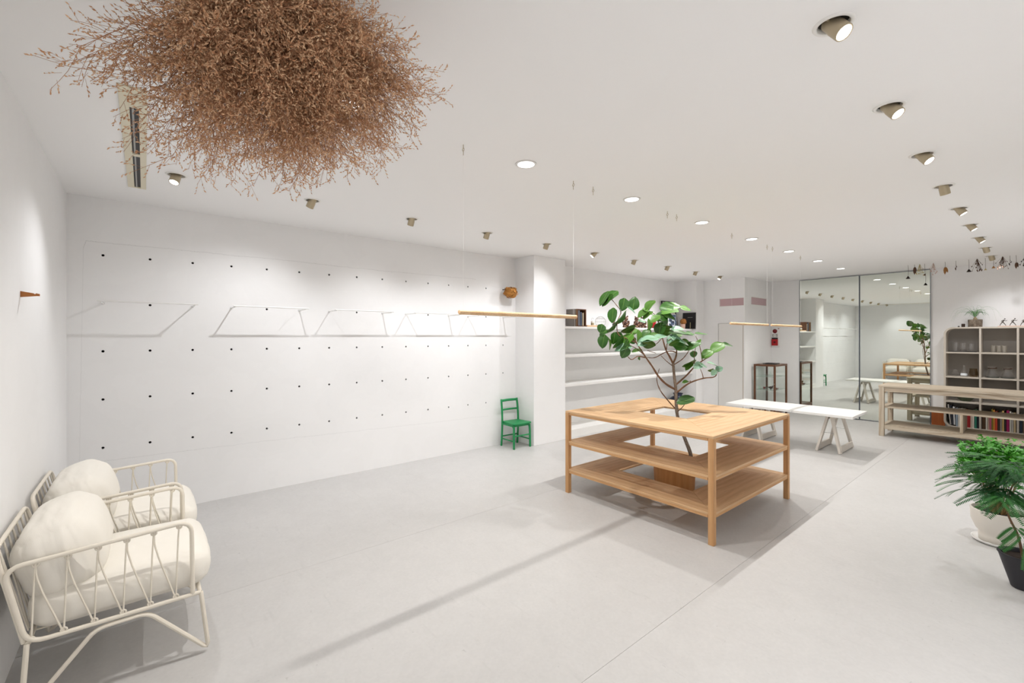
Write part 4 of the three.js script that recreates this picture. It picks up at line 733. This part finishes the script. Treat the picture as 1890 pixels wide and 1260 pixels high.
/* ------------------------------------------------------------------ dried flowers hung in a row before the mirror wall */
{
  const r = rng(202), dk = std({ color: 0x2c201b, roughness: 0.9, side: THREE.DoubleSide }), br = std({ color: 0x5a4030, roughness: 0.9, side: THREE.DoubleSide }), og = std({ color: 0x9a6a3a, roughness: 0.9, side: THREE.DoubleSide }), pk = std({ color: 0xd3b9ad, roughness: 0.9, side: THREE.DoubleSide }), ye = std({ color: 0xc2b27e, roughness: 0.9, side: THREE.DoubleSide });
  const bell = (s) => lathe([[0, 0], [0.012, -0.006], [0.022, -0.03], [0.04, -0.055], [0.03, -0.056], [0, -0.045]], 10).scale(s * 0.65, s * 0.65, s * 0.65);
  const podg = (s) => lathe([[0, 0], [0.014, -0.015], [0.02, -0.04], [0.015, -0.07], [0, -0.1]], 8).scale(s * 0.6, s * 0.8, s * 0.6);
  const spray = (n, w, h, sz) => { const l = []; for (let i = 0; i < n; i++) { const a = [(r() - 0.5) * w, -h * (0.35 + 0.65 * r()), (r() - 0.5) * w * 0.6]; l.push(bar([0, 0, 0], a, 0.0012, 4)); l.push(new THREE.IcosahedronGeometry(sz * (0.7 + 0.6 * r()), 0).scale(1, 1.5, 1).translate(...a)); } return l; };
  const items = [
    [-1.336, 0.15, dk, 'bell', 1.1, 'large dark bell shaped dried flower hanging in front of the mirror', -8.9], [-1.262, 0.02, br, 'pod', 1.5, 'long dark dried seed pod hanging in front of the mirror', -8.9], [-1.205, 0.03, ye, 'spray', 1, 'thin pale dried spray hanging before the mirror, left of the dot stem', -8.9], [-1.15, 0.15, br, 'bud', 1, 'single thin dried stem with a dot bud near the mirror edge', -8.9],
    [-1.055, 0.03, pk, 'spray', 1, 'pale pink dried spray hanging just right of the mirror', -8.9], [-0.934, 0.06, og, 'pod', 1.4, 'drooping brown dried tassel, second item right of the mirror', -8.9], [-0.822, 0.08, br, 'two', 1, 'dried twig with two dark seed heads', -8.9], [-0.694, 0.12, dk, 'bell', 1.05, 'dark bell shaped dried flower on a straight stem above the bookcase', -8.9], [-0.612, 0.03, br, 'spray', 1.3, 'loose brown dried spray with many seeds above the stone pot', -8.9], [-0.535, 0.13, ye, 'bell', 0.6, 'small straw coloured dried flower on a long stem', -8.9],
    [-0.462, 0.1, og, 'bell', 0.8, 'rust brown dried flower hanging beneath the last right row spotlight', -8.95], [-0.375, 0.03, br, 'spray', 1.5, 'dense brown dried spray with dark clusters', -8.9], [-0.31, 0.08, dk, 'two', 0.9, 'dried twig with paired dark pods beside the dense spray', -8.9], [-0.255, 0.08, br, 'pod', 1.1, 'single brown pod on a straight stem near the right picture edge', -8.9], [-0.165, 0.03, dk, 'spray', 1.2, 'dark dried spray at the right picture edge', -8.9]];
  for (const [x, st, mt, kind, s, label, z] of items) {
    const t = thing('hanging_dried_flower', label, 'dried flower', [x, H, z], r() * 1.5, 'dried flowers hung along the ceiling');
    mesh('stem', sweep(smooth([[0, 0, 0], [0.004, -st * 0.5 - 0.01, 0], [0, -st - 0.02, 0.003]]), 6, 0.0018, 5), br, t);
    const y = -st - 0.015;
    if (kind === 'bell') mesh('flower_head', bell(s).translate(0, y, 0.003), mt, t);
    else if (kind === 'pod') mesh('seed_pod', [podg(s).translate(0, y, 0), podg(s * 0.8).rotateZ(0.25).translate(0.008, y, 0.004)], mt, t);
    else if (kind === 'bud') mesh('bud', new THREE.IcosahedronGeometry(0.012, 1).translate(0, y, 0), mt, t);
    else if (kind === 'two') { mesh('seed_head', podg(s * 0.6).rotateZ(0.4).translate(-0.02, y, 0), mt, t); mesh('seed_head', [podg(s * 0.45).rotateZ(-0.9).translate(0.04, y + 0.02, 0), bar([0, y + 0.04, 0], [0.04, y + 0.02, 0], 0.0014, 4)], mt, t); }
    else mesh('spray', spray(Math.round(15 * s), 0.09 * s, 0.17, 0.006), mt, t);
  }
}

/* ------------------------------------------------------------------ things on the alcove's top shelf */
{
  const Y = 1.597, at = (name, label, cat, x, z, turn, group) => thing(name, label, cat, [x, Y, z], turn || 0, group);
  {
    const t = at('wooden_crate', 'upright open wooden box on the alcove shelf beside the column', 'box', -4.5, -4.985);
    mesh('side', [bb(-0.11, 0.11, 0, 0.26, 0.085, 0.1, 0.001, 'y')], M.walnut, t); mesh('side', [bb(-0.11, 0.11, 0, 0.26, -0.1, -0.085, 0.001, 'y')], M.walnut, t);
    mesh('back', bb(-0.11, -0.1, 0.0, 0.26, -0.085, 0.085, 0, 'y'), M.walnut, t); mesh('top', bb(-0.1, 0.11, 0.245, 0.26, -0.085, 0.085, 0.001, 'z'), M.walnut, t); mesh('bottom', bb(-0.1, 0.11, 0, 0.015, -0.085, 0.085, 0.001, 'z'), M.walnut, t);
  }
  [[0.245, 0.04, 0x6d7078, 'tall grey notebook standing at the front of the alcove crate'], [0.2, 0.035, 0x4a5568, 'blue grey notebook standing in the alcove crate'], [0.19, 0.03, 0xb9a98e, 'tan notebook standing in the alcove crate']].forEach(([h, w, c, l], i) => {
    const t = at('notebook', l, 'book', -4.465, -4.93 - 0.045 * i, 0, 'notebooks in the crate'); t.position.y += 0.0155;
    mesh('cover', [bb(-0.07, 0.07, 0, Math.min(h, 0.225), -w / 2, -w / 2 + 0.002), bb(-0.07, 0.07, 0, Math.min(h, 0.225), w / 2 - 0.002, w / 2), bb(0.068, 0.07, 0, Math.min(h, 0.225), -w / 2, w / 2)], std({ color: c }), t); mesh('pages', bb(-0.068, 0.067, 0.002, Math.min(h, 0.225) - 0.004, -w / 2 + 0.002, w / 2 - 0.002), std({ color: 0xe8e2d4 }), t);
  });
  [[-4.83, 0x8a6a4c, 'thin brown book standing beside the wooden crate'], [-4.795, 0x9a938c, 'thin grey book standing between the brown book and the crate']].forEach(([z, c, l]) => { const t = at('thin_book', l, 'book', -4.45, z - 0.02, 0, 'thin books beside the crate'); mesh('cover', [bb(-0.08, 0.08, 0, 0.255, -0.011, -0.009), bb(-0.08, 0.08, 0, 0.255, 0.009, 0.011), bb(0.078, 0.08, 0, 0.255, -0.011, 0.011)], std({ color: c }), t); mesh('pages', bb(-0.078, 0.077, 0.003, 0.25, -0.009, 0.009), std({ color: 0xe8e2d4 }), t); });
  { const t = at('wooden_tray', 'low pale wooden tray on the alcove shelf', 'tray', -4.45, -5.28); mesh('base', bb(-0.06, 0.06, 0, 0.008, -0.17, 0.17, 0.001, 'z'), M.pine, t); for (const s of [-1, 1]) { mesh('rim', bb(-0.06, 0.06, 0.008, 0.026, s * 0.166 - 0.004, s * 0.166 + 0.004, 0.001), M.pine, t); mesh('rim', bb(s * 0.056 - 0.004, s * 0.056 + 0.004, 0.008, 0.026, -0.162, 0.162, 0.001), M.pine, t); } }
  { const t = at('small_candle', 'short white candle with a wire loop in the wooden tray', 'candle', -4.45, -5.3); t.position.y += 0.008; mesh('wax', lathe([[0, 0], [0.024, 0], [0.025, 0.08], [0.02, 0.084], [0, 0.082]], 16), M.whiteGloss, t); mesh('wire_loop', new THREE.TorusGeometry(0.02, 0.0015, 6, 16, Math.PI * 1.4).translate(0, 0.11, 0), M.darkMetal, t); mesh('band', cyl(0.0256, 0.0256, 0.03, 0, 0.04, 0, 16, true), std({ color: 0xb8b090 }), t); }
  { const t = at('wire_basket', 'round thin grey wire basket on the alcove shelf', 'basket', -4.5, -5.55); const l = []; for (let k = 0; k < 8; k++) { const g = new THREE.TorusGeometry(0.085, 0.0012, 5, 24); g.rotateY(k * Math.PI / 8); l.push(g.translate(0, 0.0865, 0)); } for (const y of [-0.05, 0, 0.05]) l.push(new THREE.TorusGeometry(Math.sqrt(0.085 ** 2 - y * y), 0.0012, 5, 24).rotateX(Math.PI / 2).translate(0, 0.0865 + y, 0)); mesh('wires', l, std({ color: 0x9a9590, roughness: 0.5 }), t); }
  { const t = at('grass_bundle', 'small bundle of brown dried grass behind the fig leaves', 'dried grass', -4.58, -6.0); const r = rng(8), l = []; for (let i = 0; i < 40; i++) { const a = r() * 6.283, q = 0.07 * r(); l.push(sweep(smooth([[0, 0, 0], [Math.cos(a) * q * 0.4, 0.12, Math.sin(a) * q * 0.4], [Math.cos(a) * q, 0.2 + 0.07 * r(), Math.sin(a) * q]]), 5, (s) => 0.0016 * (1 - 0.7 * s), 4)); } mesh('blades', l, std({ color: 0x8a6a48 }), t, 'stuff'); mesh('jar', lathe([[0, 0], [0.025, 0], [0.028, 0.07], [0.025, 0.07], [0, 0.004]], 14), M.darkMetal, t); }
  const bear = [new THREE.SphereGeometry(0.05, 14, 10).scale(1, 1.25, 1.05).translate(0, 0.062, 0), new THREE.SphereGeometry(0.038, 14, 10).translate(0, 0.15, 0), new THREE.SphereGeometry(0.014, 8, 6).translate(0.01, 0.188, 0.026), new THREE.SphereGeometry(0.014, 8, 6).translate(0.01, 0.188, -0.026), new THREE.SphereGeometry(0.02, 10, 8).scale(1.2, 0.8, 0.9).translate(0.034, 0.143, 0), new THREE.SphereGeometry(0.022, 10, 8).scale(0.9, 1.7, 0.8).translate(0.03, 0.085, 0.045), new THREE.SphereGeometry(0.022, 10, 8).scale(0.9, 1.7, 0.8).translate(0.03, 0.085, -0.045), new THREE.SphereGeometry(0.025, 10, 8).scale(1.4, 0.8, 0.9).translate(0.04, 0.02, 0.034), new THREE.SphereGeometry(0.025, 10, 8).scale(1.4, 0.8, 0.9).translate(0.04, 0.02, -0.034)];
  const bearMat = std({ map: tex(128, 128, (u, v) => { const a = N1(u, v, 9, 9, 3); return a > 0.56 ? [196, 160, 130] : a > 0.47 ? [104, 58, 42] : [66, 36, 26]; }), roughness: 0.4 });
  [[-6.16, -0.9, 'left patterned brown bear figurine on the alcove shelf, standing apart'], [-6.46, -0.6, 'middle patterned brown bear figurine on the alcove shelf'], [-6.63, -0.4, 'right patterned brown bear figurine next to the red tin']].forEach(([z, a, l]) => { const t = at('bear_figurine', l, 'figurine', -4.46, z, a, 'bear figurines'); mesh('body', bear, bearMat, t); });
  { const t = at('red_tin', 'rounded red tin with white squares on the alcove shelf', 'tin', -4.45, -6.9, 0); mesh('body', lathe([[0, 0.008], [0.075, 0.008], [0.078, 0.02], [0.078, 0.12], [0.066, 0.148], [0.02, 0.158], [0, 0.158]], 24), std({ color: 0xa5161f, roughness: 0.35 }), t); mesh('base', cyl(0.074, 0.076, 0.008, 0, 0.004, 0, 24), M.black, t); mesh('knob', new THREE.SphereGeometry(0.008, 8, 6).translate(0, 0.164, 0), M.black, t); for (const [y, a] of [[0.115, -0.35], [0.085, -0.62], [0.06, -0.3], [0.035, -0.5], [0.09, -0.15]]) mesh('white_square', bx(0.004, 0.018, 0.018, 0, 0, 0, 0.001).translate(0.078, y, 0).rotateY(-a), M.whiteGloss, t); }
  { // leaning frame on the alcove's long wall, near its end
    const t = at('picture_frame', 'tall thin black picture frame leaning in the alcove corner', 'picture frame', -4.60, -7.8); const i = new THREE.Group(); i.name = 'framed_sheet'; i.rotation.z = 0.14; t.add(i); const w = 0.23, h = 0.54;
    mesh('frame', [bb(-0.01, 0.01, 0, 0.018, -w, w, 0.001), bb(-0.01, 0.01, h - 0.018, h, -w, w, 0.001), bb(-0.01, 0.01, 0, h, -w, -w + 0.018, 0.001), bb(-0.01, 0.01, 0, h, w - 0.018, w, 0.001)], M.black, i);
    mesh('sheet', bb(-0.008, -0.002, 0.018, h - 0.018, -w + 0.018, w - 0.018, 0), std({ color: 0xd9d6cc }), i);
  }
  { const t = at('print_card', 'blue and black printed card standing before the leaning frame', 'card', -4.50, -7.68); const m = mesh('card', bb(-0.002, 0.002, 0, 0.28, -0.15, 0.15, 0), std({ color: 0xf0efec }), t); m.rotation.z = 0.1;
    mesh('print', new THREE.PlaneGeometry(0.285, 0.262).rotateY(Math.PI / 2).translate(0.0026, 0.14, 0), std({ map: tex(128, 128, (u, v) => { const a = N2(u, v, 8, 5, 3), b = N3(u, v, 10, 20, 2); if (u < 0.06) return [235, 235, 235]; return a > 0.6 ? [206, 210, 214] : b > 0.52 ? [24, 26, 34] : [86, 106, 132]; }), roughness: 0.5 }), m); }
  { const t = at('dried_flower_pot', 'orange dried flower head in a pale pink pot beside the black picture', 'potted flower', -4.40, -7.86); mesh('pot', lathe([[0, 0], [0.04, 0], [0.046, 0.09], [0.042, 0.09], [0.038, 0.07], [0, 0.07]], 18), std({ color: 0xd8b2a2 }), t); const r = rng(3), l = [new THREE.IcosahedronGeometry(0.05, 1).translate(0.01, 0.135, 0)]; for (let i = 0; i < 140; i++) { const n = V(r() - 0.5, r() - 0.5, r() - 0.5).normalize(); l.push(new THREE.ConeGeometry(0.012, 0.005, 4, 1, true).applyQuaternion(new THREE.Quaternion().setFromUnitVectors(V(0, -1, 0), n)).translate(0.01 + n.x * 0.056, 0.135 + n.y * 0.056, n.z * 0.056)); } mesh('flower_head', l, std({ color: 0xb5793c, side: THREE.DoubleSide }), t); }
  tag(mesh('red_ornament', lathe([[0, 0], [0.018, 0], [0.024, 0.016], [0.016, 0.036], [0, 0.04]], 14).translate(-4.38, Y, -7.62), std({ color: 0xd0352c })), 'tiny bright red ornament on the alcove shelf edge', 'ornament');
  { const t = at('black_picture', 'square black picture standing against the alcove end wall', 'picture', -4.39, ZD0 + 0.035); t.rotation.x = -0.05;
    mesh('frame', [bb(-0.13, 0.13, 0, 0.012, -0.01, 0.01, 0.001), bb(-0.13, 0.13, 0.3, 0.312, -0.01, 0.01, 0.001), bb(-0.13, -0.118, 0, 0.312, -0.01, 0.01, 0.001), bb(0.118, 0.13, 0, 0.312, -0.01, 0.01, 0.001)], M.black, t);
    mesh('print', bb(-0.118, 0.118, 0.012, 0.3, -0.008, 0.004, 0), std({ color: 0x141317, roughness: 0.4 }), t);
    mesh('pale_line', bb(-0.03, 0.07, 0.218, 0.224, 0.004, 0.0048), std({ color: 0xb9b7b2 }), t); mesh('pale_bar', bb(0.022, 0.034, 0.012, 0.125, 0.004, 0.0048), std({ color: 0xc9bd94 }), t); }
  { const t = thing('blue_vase', 'dark blue glazed wide vase on the alcove plinth behind the fig trunk', 'vase', [-4.5, 0.1155, -7.86]); mesh('body', lathe([[0, 0], [0.07, 0], [0.1, 0.03], [0.165, 0.1], [0.17, 0.13], [0.12, 0.18], [0.075, 0.2], [0.08, 0.235], [0.095, 0.255], [0.088, 0.255], [0.07, 0.22], [0.06, 0.2], [0, 0.15]], 28), std({ color: 0x1c2740, roughness: 0.25 }), t); }
}

/* ------------------------------------------------------------------ potted plants at the right */
{
  /* fine leaved bush in a white footed pot */
  const t = thing('potted_bush', 'bright green small leaved bush in a white pot with saucer', 'potted plant', [-0.215, 0, -4.63]);
  mesh('saucer', lathe([[0, 0], [0.12, 0], [0.135, 0.012], [0.137, 0.022], [0.131, 0.022], [0.118, 0.008], [0, 0.008]], 36), M.whiteGloss, t);
  mesh('pot', lathe([[0, 0.0085], [0.098, 0.0085], [0.1, 0.05], [0.1, 0.07], [0.112, 0.085], [0.138, 0.15], [0.142, 0.225], [0.138, 0.232], [0.13, 0.23], [0.128, 0.2]], 36), std({ color: 0xe9e3da, roughness: 0.5 }), t);
  mesh('soil', lathe([[0, 0.212], [0.129, 0.207]], 20), M.soil, t);
  const r = rng(404), stems = [], leaves = [];
  const leafG = new THREE.CircleGeometry(1, 5);
  for (let i = 0; i < 44; i++) {
    const a = r() * 6.283, q = Math.sqrt(r()) * 0.155, hy = 0.5 + 0.24 * r() * (1 - 0.4 * (q / 0.16)), e = [Math.cos(a) * q, hy, Math.sin(a) * q];
    stems.push(sweep(smooth([[Math.cos(a) * q * 0.25, 0.21, Math.sin(a) * q * 0.25], [Math.cos(a) * q * 0.5, 0.36, Math.sin(a) * q * 0.4], e]), 8, (s) => 0.004 * (1 - 0.75 * s), 5));
    for (let k = 0; k < 46; k++) {
      const c = [e[0] + (r() - 0.5) * 0.12, e[1] + (r() - 0.62) * 0.14, e[2] + (r() - 0.5) * 0.12], y = r() * 6.283, tl = 0.4 + r() * 0.5;
      for (let m = 0; m < 3; m++) { const s = 0.0085 + 0.004 * r(), g = leafG.clone().scale(s, s * 0.7, 1).translate(s * 0.9, 0, 0).rotateZ(m * 2.094).rotateX(-Math.PI / 2 + tl).rotateY(y).translate(...c); leaves.push(g); }
    }
  }
  mesh('stems', stems, std({ color: 0x9a7a4e }), t);
  mesh('foliage', leaves, phy({ color: 0x4a9c22, roughness: 0.5, side: THREE.DoubleSide, transmission: 0.2, thickness: 0 }), t, 'stuff');
}
{
  /* feathery mimosa in a black pot */
  const t = thing('potted_mimosa', 'dark green feathery leaved plant in a black pot at the right edge', 'potted plant', [-0.085, 0, -3.9]);
  mesh('pot', lathe([[0, 0], [0.045, 0], [0.05, 0.006], [0.056, 0.03], [0.1, 0.185], [0.105, 0.19], [0.102, 0.196], [0.092, 0.194], [0.09, 0.17]], 32), std({ color: 0x2b2a30, roughness: 0.6 }), t);
  mesh('soil', lathe([[0, 0.178], [0.091, 0.172]], 18), M.soil, t);
  const r = rng(818), gm = [0x2b6a2c, 0x3a7d35, 0x245a2c].map((c) => phy({ color: c, roughness: 0.5, side: THREE.DoubleSide, transmission: 0.15, thickness: 0 }));
  mesh('trunk', sweep(smooth([[0, 0.17, 0], [-0.02, 0.3, 0.01], [-0.06, 0.42, 0.0], [-0.05, 0.55, 0.01], [0.0, 0.66, 0.0]]), 20, (s) => 0.007 - 0.004 * s, 7), M.twig, t);
  const leaflet = (L, W) => { const g = new THREE.BufferGeometry(); g.setAttribute('position', new THREE.Float32BufferAttribute([0, 0, 0, L * 0.45, 0.0008, W, L, 0, W * 0.25, L * 0.5, 0.0008, -W * 0.6], 3)); g.setAttribute('uv', new THREE.Float32BufferAttribute([0, 0, 1, 0, 1, 1, 0, 1], 2)); g.setIndex([0, 1, 2, 0, 2, 3]); g.computeVertexNormals(); return g; };
  function pinna(len) {   // along +x
    const l = [sweep(smooth([[0, 0, 0], [len * 0.5, -0.009, 0], [len, -0.035, 0]]), 6, 0.0009, 4)], n = 18;
    for (let k = 0; k < n; k++) { const x = len * (0.12 + 0.88 * k / n), s = 0.031 * (0.6 + 0.4 * Math.sin(Math.PI * (k + 2) / (n + 3))), y = -0.035 * (x / len) ** 2; for (const e of [-1, 1]) l.push(leaflet(s, 0.005).rotateY(e * 1.1).translate(x, y + 0.001, 0)); }
    return merge(l);
  }
  const P = [pinna(0.17), pinna(0.14), pinna(0.11)];
  function frond(o, az, pitch, len, mi) {   // a compound leaf from point o
    const root = new THREE.Group(), l = [sweep(smooth([[0, 0, 0], [len * 0.5, 0.012, 0], [len, 0, 0]]), 6, 0.0014, 5)];
    [[0.3, 2], [0.62, 1], [0.98, 0]].forEach(([f, which]) => { for (const e of [-1, 1]) { const g = P[which].clone(); g.rotateX(e * 0.25).rotateZ(-0.25).rotateY(e * (which ? 0.95 : 0.42)).translate(len * f, 0.01, 0); l.push(g); } });
    const m = mesh('leaf', merge(l), gm[mi % 3], t); m.position.set(...o); m.rotation.set(0, az, pitch, 'YZX'); return root;
  }
  const crown = [[-0.05, 0.57, 0.01], [-0.02, 0.64, 0], [0, 0.67, 0], [-0.06, 0.5, 0.0], [-0.055, 0.53, 0.01], [-0.05, 0.36, 0.0]];
  const F = [[2.95, 0.1, 0.17, 0], [3.3, -0.05, 0.18, 0], [3.6, 0.2, 0.16, 1], [2.6, 0.15, 0.17, 1], [3.1, 0.35, 0.15, 2], [2.2, 0.25, 0.15, 2], [4.1, 0.25, 0.15, 2], [1.4, 0.3, 0.14, 2], [0.6, 0.3, 0.14, 2], [5.2, 0.2, 0.15, 1], [4.6, 0.05, 0.16, 4], [5.9, 0.1, 0.15, 4], [0.1, 0.1, 0.15, 1], [5.4, -0.6, 0.12, 5], [3.3, 0.45, 0.16, 1], [2.8, -0.2, 0.2, 4], [3.45, 0.05, 0.2, 1], [4.2, -0.15, 0.17, 0], [3.2, 0.2, 0.1, 0], [3.05, -0.15, 0.22, 1], [5.0, 0.1, 0.13, 1], [4.7, -0.25, 0.15, 0]];
  F.forEach(([az, p, l, c], i) => frond(crown[c], az, p, l, i));
}

renderer.render(scene, camera);
